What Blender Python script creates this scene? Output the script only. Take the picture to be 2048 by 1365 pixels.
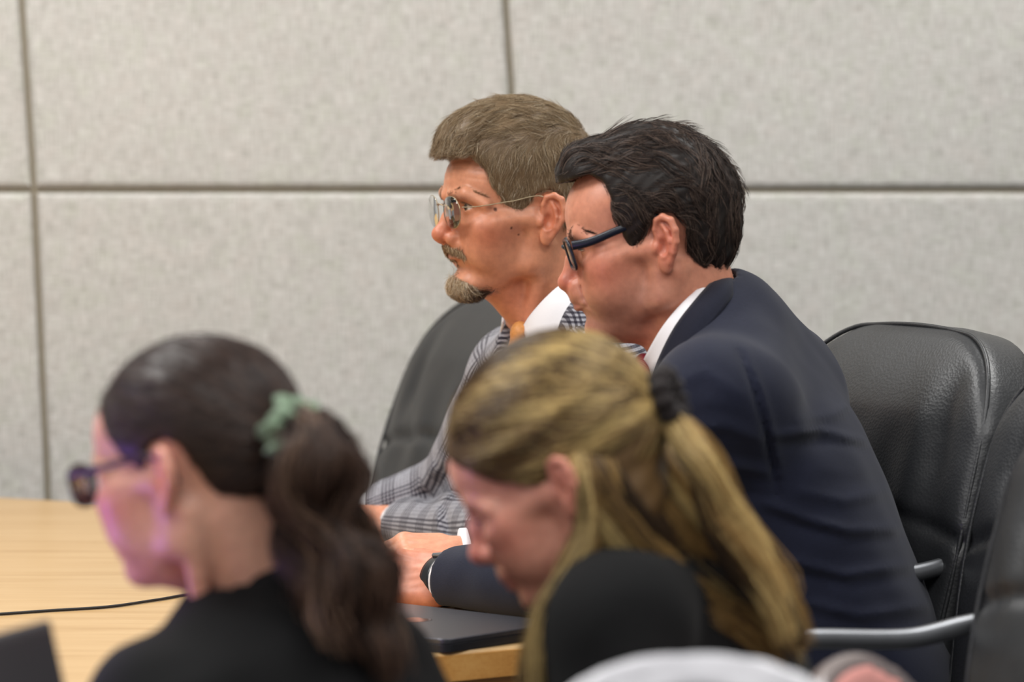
import bpy, math, random
import numpy as np
from mathutils import Vector, Matrix

# ------------------------------------------------------------------ scene, camera, world, lights
for o in list(bpy.data.objects):
    bpy.data.objects.remove(o, do_unlink=True)
scene = bpy.context.scene
COL = scene.collection
F_PX = 8000.0            # focal length in pixels of the 2048 wide photograph
H0 = 200.0               # pixel row of the horizon
CAM_Z = 1.39

cam_data = bpy.data.cameras.new('camera')
cam = bpy.data.objects.new('camera', cam_data)
COL.objects.link(cam)
cam.location = (0, 0, CAM_Z)
cam.rotation_euler = (math.radians(90), 0, 0)
cam_data.sensor_width = 36.0
cam_data.lens = 36.0 * F_PX / 2048.0
cam_data.shift_y = -(682.5 - H0) / 2048.0
cam_data.clip_start = 0.1
cam_data.clip_end = 60
cam_data.dof.use_dof = True
cam_data.dof.focus_distance = 5.14
cam_data.dof.aperture_fstop = 3.8
scene.camera = cam

vs = scene.view_settings
vs.view_transform = 'Standard'
vs.look = 'None'
vs.gamma = 1.0
vs.use_curve_mapping = False
vs.exposure = -0.22

world = bpy.data.worlds.new('world')
scene.world = world
world.use_nodes = True
wbg = world.node_tree.nodes['Background']
wbg.inputs[0].default_value = (1.0, 0.995, 0.985, 1)
wbg.inputs[1].default_value = 0.42

def area(name, loc, size, power, color, target):
    l = bpy.data.lights.new(name, 'AREA')
    l.shape = 'RECTANGLE'
    l.size, l.size_y = size
    l.energy = power
    l.color = color
    o = bpy.data.objects.new(name, l)
    COL.objects.link(o)
    o.location = loc
    d = Vector(target) - Vector(loc)
    o.rotation_euler = d.to_track_quat('-Z', 'Y').to_euler()
    return o

# ceiling light panels of the meeting room
area('ceiling_light_panel', (-1.6, 4.2, 3.0), (1.2, 1.2), 70, (1.0, 0.99, 0.968), (-1.5, 4.3, 0))
area('ceiling_light_panel', (-1.2, 5.9, 3.0), (1.2, 0.8), 36, (1.0, 0.99, 0.968), (-1.1, 5.8, 0))
area('ceiling_light_panel', (1.2, 5.6, 3.0), (1.2, 0.8), 46, (1.0, 0.99, 0.968), (1.1, 5.5, 0))
area('ceiling_light_panel', (0.8, 3.0, 3.0), (1.2, 1.2), 48, (1.0, 0.99, 0.968), (0.8, 3.2, 0))
area('ceiling_light_panel', (-1.0, 1.2, 3.0), (1.6, 1.2), 44, (1.0, 0.99, 0.968), (-0.8, 2.5, 0))

def PX(px, py, Y):
    """world point seen at pixel (px, py) at depth Y"""
    return np.array([(px - 1024.0) * Y / F_PX, Y, CAM_Z - (py - H0) * Y / F_PX])

def s2l(c):
    c = np.asarray(c, dtype=float)
    if c.max() > 1.0: c = c / 255.0
    return np.where(c <= 0.04045, c / 12.92, ((c + 0.055) / 1.055) ** 2.4)

def rgba(c):
    v = s2l(c)
    return (float(v[0]), float(v[1]), float(v[2]), 1.0)

# ------------------------------------------------------------------ materials
MATS = {}
def new_mat(name):
    m = bpy.data.materials.new(name)
    m.use_nodes = True
    nt = m.node_tree
    b = nt.nodes['Principled BSDF']
    return m, nt, b

def N(nt, typ, **kw):
    n = nt.nodes.new(typ)
    for k, v in kw.items():
        setattr(n, k, v)
    return n

def ramp(nt, stops):
    r = nt.nodes.new('ShaderNodeValToRGB')
    e = r.color_ramp.elements
    while len(e) < len(stops): e.new(0.5)
    for i, (p, c) in enumerate(stops):
        e[i].position = p
        e[i].color = c
    return r

def coords(nt, kind='Object', scale=(1, 1, 1)):
    tc = nt.nodes.new('ShaderNodeTexCoord')
    mp = nt.nodes.new('ShaderNodeMapping')
    mp.inputs['Scale'].default_value = scale
    nt.links.new(tc.outputs[kind], mp.inputs['Vector'])
    return mp.outputs['Vector']

def noise(nt, vec, scale, detail=3, rough=0.55):
    n = nt.nodes.new('ShaderNodeTexNoise')
    n.inputs['Scale'].default_value = scale
    n.inputs['Detail'].default_value = detail
    n.inputs['Roughness'].default_value = rough
    nt.links.new(vec, n.inputs['Vector'])
    return n.outputs['Fac']

def bump(nt, b, fac, strength, dist):
    bp = nt.nodes.new('ShaderNodeBump')
    bp.inputs['Strength'].default_value = strength
    bp.inputs['Distance'].default_value = dist
    nt.links.new(fac, bp.inputs['Height'])
    nt.links.new(bp.outputs['Normal'], b.inputs['Normal'])
    return bp

def mixc(nt, fac, a, b, mode='MIX'):
    m = nt.nodes.new('ShaderNodeMix')
    m.data_type = 'RGBA'
    m.blend_type = mode
    for sock, v in ((m.inputs[0], fac), (m.inputs[6], a), (m.inputs[7], b)):
        if isinstance(v, (int, float)): sock.default_value = v
        elif isinstance(v, tuple): sock.default_value = v
        else: nt.links.new(v, sock)
    return m.outputs[2]

def math_node(nt, op, a, b=None, c=None):
    m = nt.nodes.new('ShaderNodeMath')
    m.operation = op
    for i, v in enumerate((a, b, c)):
        if v is None: continue
        if isinstance(v, (int, float)): m.inputs[i].default_value = v
        else: nt.links.new(v, m.inputs[i])
    return m.outputs[0]

def mat_skin(name, rough=0.45):
    m, nt, b = new_mat(name)
    at = N(nt, 'ShaderNodeAttribute', attribute_name='Col')
    v = coords(nt, 'Object')
    n1 = noise(nt, v, 90, 4)
    n2 = noise(nt, v, 500, 2)
    r = ramp(nt, [(0.3, (0.86, 0.80, 0.78, 1)), (0.7, (1.08, 1.05, 1.04, 1))])
    nt.links.new(n1, r.inputs[0])
    c = mixc(nt, 1.0, at.outputs['Color'], r.outputs[0], 'MULTIPLY')
    nt.links.new(c, b.inputs['Base Color'])
    b.inputs['Roughness'].default_value = rough
    b.inputs['Specular IOR Level'].default_value = 0.42
    b.inputs['Subsurface Weight'].default_value = 0.22
    b.inputs['Subsurface Radius'].default_value = (1.0, 0.38, 0.22)
    b.inputs['Subsurface Scale'].default_value = 0.008
    bump(nt, b, n2, 0.10, 0.0006)
    return m

def mat_hair(name, rough=0.42, spec=0.35):
    m, nt, b = new_mat(name)
    at = N(nt, 'ShaderNodeAttribute', attribute_name='Col')
    nt.links.new(at.outputs['Color'], b.inputs['Base Color'])
    b.inputs['Roughness'].default_value = rough
    b.inputs['Specular IOR Level'].default_value = spec
    return m

def mat_plain(name, col, rough=0.5, metal=0.0, spec=0.5, noise_amt=0.0, nscale=40, bumpd=0.0, bscale=200):
    m, nt, b = new_mat(name)
    v = coords(nt, 'Object')
    c = rgba(col)
    if noise_amt > 0:
        n = noise(nt, v, nscale, 4)
        lo = tuple(x * (1 - noise_amt) for x in c[:3]) + (1,)
        hi = tuple(min(1, x * (1 + noise_amt)) for x in c[:3]) + (1,)
        r = ramp(nt, [(0.3, lo), (0.7, hi)])
        nt.links.new(n, r.inputs[0])
        nt.links.new(r.outputs[0], b.inputs['Base Color'])
    else:
        b.inputs['Base Color'].default_value = c
    b.inputs['Roughness'].default_value = rough
    b.inputs['Metallic'].default_value = metal
    b.inputs['Specular IOR Level'].default_value = spec
    if bumpd > 0:
        bump(nt, b, noise(nt, v, bscale, 3), 0.4, bumpd)
    return m

def mat_cloth(name, col, amt=0.25, rough=0.9, sheen=0.15, wscale=900, bumpd=0.0005):
    m, nt, b = new_mat(name)
    v = coords(nt, 'Object')
    vx = coords(nt, 'Object', (0.25, 0.25, 1.6))
    n1 = noise(nt, vx, wscale, 2)
    n2 = noise(nt, v, 14, 3)
    c = rgba(col)
    r = ramp(nt, [(0.3, tuple(x * (1 - amt) for x in c[:3]) + (1,)), (0.7, tuple(x * (1 + amt) for x in c[:3]) + (1,))])
    mx = math_node(nt, 'ADD', math_node(nt, 'MULTIPLY', n1, 0.7), math_node(nt, 'MULTIPLY', n2, 0.3))
    nt.links.new(mx, r.inputs[0])
    nt.links.new(r.outputs[0], b.inputs['Base Color'])
    b.inputs['Roughness'].default_value = rough
    b.inputs['Specular IOR Level'].default_value = 0.2
    b.inputs['Sheen Weight'].default_value = sheen
    b.inputs['Sheen Roughness'].default_value = 0.5
    bump(nt, b, n1, 0.35, bumpd)
    return m

def mat_leather(name, col, rough=0.36, spec=0.5):
    m, nt, b = new_mat(name)
    v = coords(nt, 'Object')
    vo = N(nt, 'ShaderNodeTexVoronoi')
    vo.inputs['Scale'].default_value = 260
    nt.links.new(v, vo.inputs['Vector'])
    n2 = noise(nt, v, 9, 4)
    c = rgba(col)
    r = ramp(nt, [(0.3, tuple(x * 0.8 for x in c[:3]) + (1,)), (0.7, tuple(x * 1.2 for x in c[:3]) + (1,))])
    nt.links.new(n2, r.inputs[0])
    nt.links.new(r.outputs[0], b.inputs['Base Color'])
    rr = ramp(nt, [(0.3, (rough - 0.05,) * 3 + (1,)), (0.7, (rough + 0.08,) * 3 + (1,))])
    nt.links.new(n2, rr.inputs[0])
    nt.links.new(rr.outputs[0], b.inputs['Roughness'])
    b.inputs['Specular IOR Level'].default_value = spec
    bump(nt, b, vo.outputs['Distance'], 0.22, 0.0012)
    return m

def mat_lens(name, tint=(0.96, 0.97, 0.97), refl=0.10):
    m = bpy.data.materials.new(name)
    m.use_nodes = True
    nt = m.node_tree
    nt.nodes.clear()
    out = N(nt, 'ShaderNodeOutputMaterial')
    tr = N(nt, 'ShaderNodeBsdfTransparent')
    tr.inputs[0].default_value = tint + (1,)
    gl = N(nt, 'ShaderNodeBsdfGlossy')
    gl.inputs['Roughness'].default_value = 0.03
    lw = N(nt, 'ShaderNodeFresnel')
    lw.inputs['IOR'].default_value = 1.45
    ad = math_node(nt, 'ADD', lw.outputs[0], refl * 0.3)
    mx = N(nt, 'ShaderNodeMixShader')
    nt.links.new(ad, mx.inputs[0])
    nt.links.new(tr.outputs[0], mx.inputs[1])
    nt.links.new(gl.outputs[0], mx.inputs[2])
    nt.links.new(mx.outputs[0], out.inputs['Surface'])
    return m

# ------------------------------------------------------------------ objects
def setp(o, label=None, cat=None, group=None, kind=None):
    if label: o['label'] = label
    if cat: o['category'] = cat
    if group: o['group'] = group
    if kind: o['kind'] = kind
    return o

def empty(name, loc, label, cat, group=None):
    o = bpy.data.objects.new(name, None)
    COL.objects.link(o)
    o.location = tuple(float(v) for v in loc)
    o.empty_display_size = 0.1
    return setp(o, label, cat, group)

def mesh_obj(name, verts, faces, mat, parent=None, col=None, uv=None, smooth=True, label=None):
    """verts (n,3) world, faces (m,3|4) int array or list"""
    me = bpy.data.meshes.new(name)
    verts = np.asarray(verts, dtype=np.float32)
    if isinstance(faces, np.ndarray):
        nf, k = faces.shape
        me.vertices.add(len(verts))
        me.loops.add(nf * k)
        me.polygons.add(nf)
        me.vertices.foreach_set('co', verts.ravel())
        me.loops.foreach_set('vertex_index', faces.astype(np.int32).ravel())
        me.polygons.foreach_set('loop_start', np.arange(0, nf * k, k, dtype=np.int32))
        me.update(calc_edges=True)
    else:
        me.from_pydata([tuple(map(float, v)) for v in verts], [], [tuple(int(i) for i in f) for f in faces])
    me.validate()
    if smooth:
        me.polygons.foreach_set('use_smooth', np.ones(len(me.polygons), dtype=bool))
    if col is not None:
        a = me.color_attributes.new('Col', 'FLOAT_COLOR', 'POINT')
        c4 = np.ones((len(verts), 4), dtype=np.float32)
        c4[:, :3] = col
        a.data.foreach_set('color', c4.ravel())
    if uv is not None:
        a = me.attributes.new('Weave', 'FLOAT_VECTOR', 'POINT')
        u3 = np.zeros((len(verts), 3), dtype=np.float32)
        u3[:, :uv.shape[1]] = uv
        a.data.foreach_set('vector', u3.ravel())
    if mat is not None: me.materials.append(mat)
    o = bpy.data.objects.new(name, me)
    COL.objects.link(o)
    if parent is not None:
        o.parent = parent
        o.matrix_parent_inverse = Matrix.Translation(-world_loc(parent))
    if label: o['label'] = label
    return o

def world_loc(o):
    # a thing's Empty carries its place; its parts are written in world coordinates (identity)
    return Vector(o.location) if o.parent is None else Vector((0, 0, 0))

def join_arrays(parts):
    """parts: list of (verts, quads, col) -> merged"""
    vs_, fs_, cs_ = [], [], []
    off = 0
    for p in parts:
        v, f = p[0], p[1]
        vs_.append(v); fs_.append(f + off)
        if len(p) > 2 and p[2] is not None: cs_.append(np.broadcast_to(np.asarray(p[2], dtype=np.float32), (len(v), 3)))
        off += len(v)
    return np.concatenate(vs_), np.concatenate(fs_), (np.concatenate(cs_) if cs_ else None)

# ------------------------------------------------------------------ distance-field clay
def smin(a, b, k):
    h = np.maximum(k - np.abs(a - b), 0.0) / k
    return np.minimum(a, b) - h * h * k * 0.25

def smax(a, b, k):
    return -smin(-a, -b, k)

def sd_ell(P, c, r, R=None):
    q = P - np.asarray(c, dtype=np.float32)
    if R is not None: q = q @ np.asarray(R, dtype=np.float32)
    r = np.asarray(r, dtype=np.float32)
    k0 = np.sqrt(((q / r) ** 2).sum(1))
    k1 = np.sqrt(((q / (r * r)) ** 2).sum(1))
    return k0 * (k0 - 1.0) / np.maximum(k1, 1e-9)

def sd_sph(P, c, r):
    q = P - np.asarray(c, dtype=np.float32)
    return np.sqrt((q * q).sum(1)) - r

def sd_cap(P, a, b, ra, rb=None):
    a = np.asarray(a, dtype=np.float32); b = np.asarray(b, dtype=np.float32)
    if rb is None: rb = ra
    ba = b - a
    pa = P - a
    h = np.clip((pa @ ba) / float(ba @ ba + 1e-12), 0, 1)
    d = pa - h[:, None] * ba
    return np.sqrt((d * d).sum(1)) - (ra + (rb - ra) * h)

def sd_chain(P, pts, rad, k=0.0):
    f = None
    for i in range(len(pts) - 1):
        d = sd_cap(P, pts[i], pts[i + 1], rad[i], rad[i + 1])
        f = d if f is None else (np.minimum(f, d) if k <= 0 else smin(f, d, k))
    return f

def sd_box(P, c, half, r, R=None):
    q = P - np.asarray(c, dtype=np.float32)
    if R is not None: q = q @ np.asarray(R, dtype=np.float32)
    d = np.abs(q) - (np.asarray(half, dtype=np.float32) - r)
    return np.sqrt((np.maximum(d, 0) ** 2).sum(1)) + np.minimum(d.max(1), 0) - r

def cub(t, xs, ys):
    """smooth interpolation through nodes"""
    xs = np.asarray(xs, dtype=float); ys = np.asarray(ys, dtype=float)
    i = np.clip(np.searchsorted(xs, t) - 1, 0, len(xs) - 2)
    u = np.clip((t - xs[i]) / (xs[i + 1] - xs[i]), 0, 1)
    m = np.gradient(ys, xs, axis=0)
    h = (xs[i + 1] - xs[i])
    if ys.ndim > 1: u = u[:, None]; h = h[:, None]
    u2, u3 = u * u, u * u * u
    return (2 * u3 - 3 * u2 + 1) * ys[i] + (u3 - 2 * u2 + u) * h * m[i] + (-2 * u3 + 3 * u2) * ys[i + 1] + (u3 - u2) * h * m[i + 1]

def surface(f, lo, hi, h, slack=0.0, B=8):
    """sparse surface nets of f<0; returns verts, quads"""
    lo = np.asarray(lo, dtype=np.float64); hi = np.asarray(hi, dtype=np.float64)
    nb = np.maximum(np.ceil((hi - lo) / (h * B)).astype(int), 1)
    n = nb * B + 1
    bc = [lo[a] + (np.arange(nb[a]) + 0.5) * h * B for a in range(3)]
    G = np.stack(np.meshgrid(*bc, indexing='ij'), -1).reshape(-1, 3).astype(np.float32)
    c = f(G).reshape(nb)
    act = np.abs(c) < h * B * 1.35 + slack
    V = np.ones(n, dtype=np.float32)
    sg = np.where(c < 0, -1.0, 1.0).astype(np.float32)
    V[:-1, :-1, :-1] = np.repeat(np.repeat(np.repeat(sg, B, 0), B, 1), B, 2)
    M = np.zeros(n, dtype=bool)
    for i, j, k in np.argwhere(act):
        M[i * B:(i + 1) * B + 1, j * B:(j + 1) * B + 1, k * B:(k + 1) * B + 1] = True
    idx = np.argwhere(M)
    pts = (lo + idx * h).astype(np.float32)
    vals = np.empty(len(pts), dtype=np.float32)
    step = 400000
    for s in range(0, len(pts), step):
        vals[s:s + step] = f(pts[s:s + step])
    V[M] = vals
    # never leave the surface open at the border of the grid
    for ax in range(3):
        sl = [slice(None)] * 3
        for e in (0, -1):
            sl[ax] = e
            V[tuple(sl)] = np.maximum(V[tuple(sl)], 1e-4)
    return nets(V, lo, h)

def nets(V, lo, h):
    ins = V < 0
    cnt = np.zeros(tuple(np.array(V.shape) - 1), dtype=np.int8)
    for dx in (0, 1):
        for dy in (0, 1):
            for dz in (0, 1):
                cnt += ins[dx:ins.shape[0] - 1 + dx, dy:ins.shape[1] - 1 + dy, dz:ins.shape[2] - 1 + dz]
    cells = np.argwhere((cnt > 0) & (cnt < 8))
    if len(cells) == 0: return np.zeros((0, 3)), np.zeros((0, 4), int)
    cid = -np.ones(cnt.shape, dtype=np.int64)
    cid[tuple(cells.T)] = np.arange(len(cells))
    acc = np.zeros((len(cells), 3)); num = np.zeros(len(cells))
    corners = [(a, b, c) for a in (0, 1) for b in (0, 1) for c in (0, 1)]
    for a in corners:
        for ax in range(3):
            if a[ax] == 1: continue
            b = list(a); b[ax] = 1
            va = V[tuple((cells + np.array(a)).T)]
            vb = V[tuple((cells + np.array(b)).T)]
            x = (va < 0) != (vb < 0)
            t = np.where(x, va / np.where(x, va - vb, 1), 0)
            p = np.array(a)[None, :] + t[:, None] * (np.array(b) - np.array(a))[None, :]
            acc += p * x[:, None]; num += x
    verts = lo + (cells + acc / num[:, None]) * h
    quads = []
    for ax in range(3):
        o1, o2 = [(1, 2), (2, 0), (0, 1)][ax]
        sa = [slice(None)] * 3; sb = [slice(None)] * 3
        sa[ax] = slice(0, -1); sb[ax] = slice(1, None)
        x = ins[tuple(sa)] != ins[tuple(sb)]
        e = np.argwhere(x)
        e = e[(e[:, o1] > 0) & (e[:, o2] > 0) & (e[:, o1] < V.shape[o1] - 1) & (e[:, o2] < V.shape[o2] - 1)]
        d1 = np.zeros(3, int); d1[o1] = 1
        d2 = np.zeros(3, int); d2[o2] = 1
        q = np.stack([cid[tuple((e - d1 - d2).T)], cid[tuple((e - d2).T)], cid[tuple(e.T)], cid[tuple((e - d1).T)]], 1)
        flip = ~ins[tuple(e.T)]
        q[flip] = q[flip][:, ::-1]
        quads.append(q)
    quads = np.concatenate(quads)
    quads = quads[(quads >= 0).all(1)]
    return verts, quads

def relax(v, q, it=1, w=0.5):
    """gentle Laplacian smoothing of a quad mesh"""
    e = np.concatenate([q[:, [0, 1]], q[:, [1, 2]], q[:, [2, 3]], q[:, [3, 0]]])
    e = np.concatenate([e, e[:, ::-1]])
    deg = np.bincount(e[:, 0], minlength=len(v)).astype(float)
    for _ in range(it):
        s = np.stack([np.bincount(e[:, 0], weights=v[e[:, 1], a], minlength=len(v)) for a in range(3)], 1)
        v = v * (1 - w) + w * s / np.maximum(deg, 1)[:, None]
    return v

def tubes(S, R, sides=3, ref=(0.31, 0.87, 0.38)):
    """S (n,m,3) strands, R (m,) or (n,m) radii -> verts, quads"""
    n, m, _ = S.shape
    T = np.gradient(S, axis=1)
    T /= np.linalg.norm(T, axis=2, keepdims=True) + 1e-12
    U = np.cross(T, np.asarray(ref)); U /= np.linalg.norm(U, axis=2, keepdims=True) + 1e-12
    Wv = np.cross(T, U)
    R = np.broadcast_to(np.asarray(R, dtype=float), (n, m))[:, :, None]
    rings = [S + R * (math.cos(a) * U + math.sin(a) * Wv) for a in [2 * math.pi * k / sides for k in range(sides)]]
    v = np.stack(rings, 2)                      # n,m,sides,3
    base = (np.arange(n)[:, None, None] * m + np.arange(m - 1)[None, :, None]) * sides
    k = np.arange(sides)[None, None, :]
    k2 = (k + 1) % sides
    q = np.stack([base + k, base + k2, base + sides + k2, base + sides + k], -1).reshape(-1, 4)
    return v.reshape(-1, 3), q

def spline(pts, n):
    pts = np.asarray(pts, dtype=float)
    d = np.r_[0, np.cumsum(np.linalg.norm(np.diff(pts, axis=0), axis=1))]
    t = np.linspace(0, d[-1], n)
    return cub(t, d, pts)

def tube_path(pts, r, n=40, sides=10, closed=False):
    P = spline(pts, n)
    v, q = tubes(P[None], np.broadcast_to(r, (n,)) if np.isscalar(r) else cub(np.linspace(0, 1, n), np.linspace(0, 1, len(r)), r), sides)
    a, b = len(v), len(v) + 1
    v = np.concatenate([v, P[:1], P[-1:]])
    caps = []
    for k in range(sides):
        caps.append([a, (k + 1) % sides, k, k])
    last = (n - 1) * sides
    for k in range(sides):
        caps.append([b, last + k, last + (k + 1) % sides, last + (k + 1) % sides])
    faces = [tuple(f) for f in q] + [tuple(c[:3]) for c in caps]
    return v, faces

def sheet(rows, thick, sub=2):
    """rows: list of equally long 3D polylines -> thick grid sheet as verts, quads (closed)"""
    A = np.asarray(rows, dtype=float)              # r,c,3
    r, c = A.shape[:2]
    # refine by splines in both directions
    nr, nc = (r - 1) * (2 ** sub) + 1, (c - 1) * (2 ** sub) + 1
    A = np.stack([cub(np.linspace(0, 1, nr), np.linspace(0, 1, r), A[:, j]) for j in range(c)], 1)
    A = np.stack([cub(np.linspace(0, 1, nc), np.linspace(0, 1, c), A[i]) for i in range(nr)], 0)
    du = np.gradient(A, axis=1); dv = np.gradient(A, axis=0)
    nrm = np.cross(du, dv); nrm /= np.linalg.norm(nrm, axis=2, keepdims=True) + 1e-12
    top = A + nrm * thick * 0.5
    bot = A - nrm * thick * 0.5
    v = np.concatenate([top.reshape(-1, 3), bot.reshape(-1, 3)])
    n = nr * nc
    q = []
    for i in range(nr - 1):
        for j in range(nc - 1):
            a, b, d, e = i * nc + j, i * nc + j + 1, (i + 1) * nc + j + 1, (i + 1) * nc + j
            q.append((a, b, d, e)); q.append((n + e, n + d, n + b, n + a))
    for j in range(nc - 1):
        q.append((j + 1, j, n + j, n + j + 1))
        b0 = (nr - 1) * nc
        q.append((b0 + j, b0 + j + 1, n + b0 + j + 1, n + b0 + j))
    for i in range(nr - 1):
        q.append((i * nc, (i + 1) * nc, n + (i + 1) * nc, n + i * nc))
        b0 = nc - 1
        q.append(((i + 1) * nc + b0, i * nc + b0, n + i * nc + b0, n + (i + 1) * nc + b0))
    return v, np.array(q)

def prism(poly, z0, z1, inset=0.0):
    """vertical prism over a 2D polygon given counter-clockwise, top edge chamfered by inset"""
    p = np.asarray(poly, dtype=float)
    n = len(p)
    if inset > 0:
        c = p.mean(0)
        dirs = c - p
        dirs = dirs / np.linalg.norm(dirs, axis=1, keepdims=True)
        pin = p + dirs * inset * 1.4
        rings = [np.c_[p, np.full(n, z0)], np.c_[p, np.full(n, z1 - inset)], np.c_[pin, np.full(n, z1)]]
    else:
        rings = [np.c_[p, np.full(n, z0)], np.c_[p, np.full(n, z1)]]
    v = np.concatenate(rings)
    f = [tuple(range(n - 1, -1, -1))]
    for k in range(len(rings) - 1):
        for i in range(n):
            j = (i + 1) % n
            f.append((k * n + i, k * n + j, (k + 1) * n + j, (k + 1) * n + i))
    f.append(tuple((len(rings) - 1) * n + i for i in range(n)))
    return v, f

def bevel_box(c, half, r, R=None):
    """box with chamfered edges (world axes or rotated by 3x3 R)"""
    hx, hy, hz = half
    vs_ = []
    for sx in (-1, 1):
        for sy in (-1, 1):
            for sz in (-1, 1):
                vs_ += [(sx * (hx - r), sy * (hy - r), sz * hz), (sx * (hx - r), sy * hy, sz * (hz - r)), (sx * hx, sy * (hy - r), sz * (hz - r))]
    v = np.array(vs_)
    import bmesh
    bm = bmesh.new()
    for p in v: bm.verts.new(p)
    bmesh.ops.convex_hull(bm, input=bm.verts)
    bmesh.ops.dissolve_limit(bm, angle_limit=0.01, verts=bm.verts, edges=bm.edges)
    bm.verts.index_update()
    vv = np.array([q.co[:] for q in bm.verts])
    ff = [tuple(x.index for x in f.verts) for f in bm.faces]
    bm.free()
    if R is not None: vv = vv @ np.asarray(R).T
    return vv + np.asarray(c), ff

def frame_axes(yaw_deg, pitch_deg=0.0, roll_deg=0.0):
    """columns forward, left, up of somebody who faces the photo's left (-X);
    yaw > 0 turns towards the camera, pitch > 0 bows forward, roll > 0 leans the head to the own left"""
    a = math.radians(yaw_deg)
    f = np.array([-math.cos(a), -math.sin(a), 0.0])
    u = np.array([0, 0, 1.0])
    l = np.cross(u, f)
    p = math.radians(pitch_deg)
    f2 = f * math.cos(p) - u * math.sin(p)
    u2 = u * math.cos(p) + f * math.sin(p)
    r = math.radians(roll_deg)
    l3 = l * math.cos(r) - u2 * math.sin(r)
    u3 = u2 * math.cos(r) + l * math.sin(r)
    return np.stack([f2, l3, u3], 1)

class Frame:
    def __init__(self, origin, axes, scale=1.0):
        self.o = np.asarray(origin, dtype=float); self.A = axes; self.s = scale
    def w(self, p):
        """local millimetres -> world metres"""
        p = np.asarray(p, dtype=float)
        return self.o + (p * 0.001 * self.s) @ self.A.T
    def l(self, P):
        """world metres -> local millimetres"""
        return (((np.asarray(P) - self.o) @ self.A) * (1000.0 / self.s)).astype(np.float32)
    def mm(self):
        return self.s * 0.001
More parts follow.
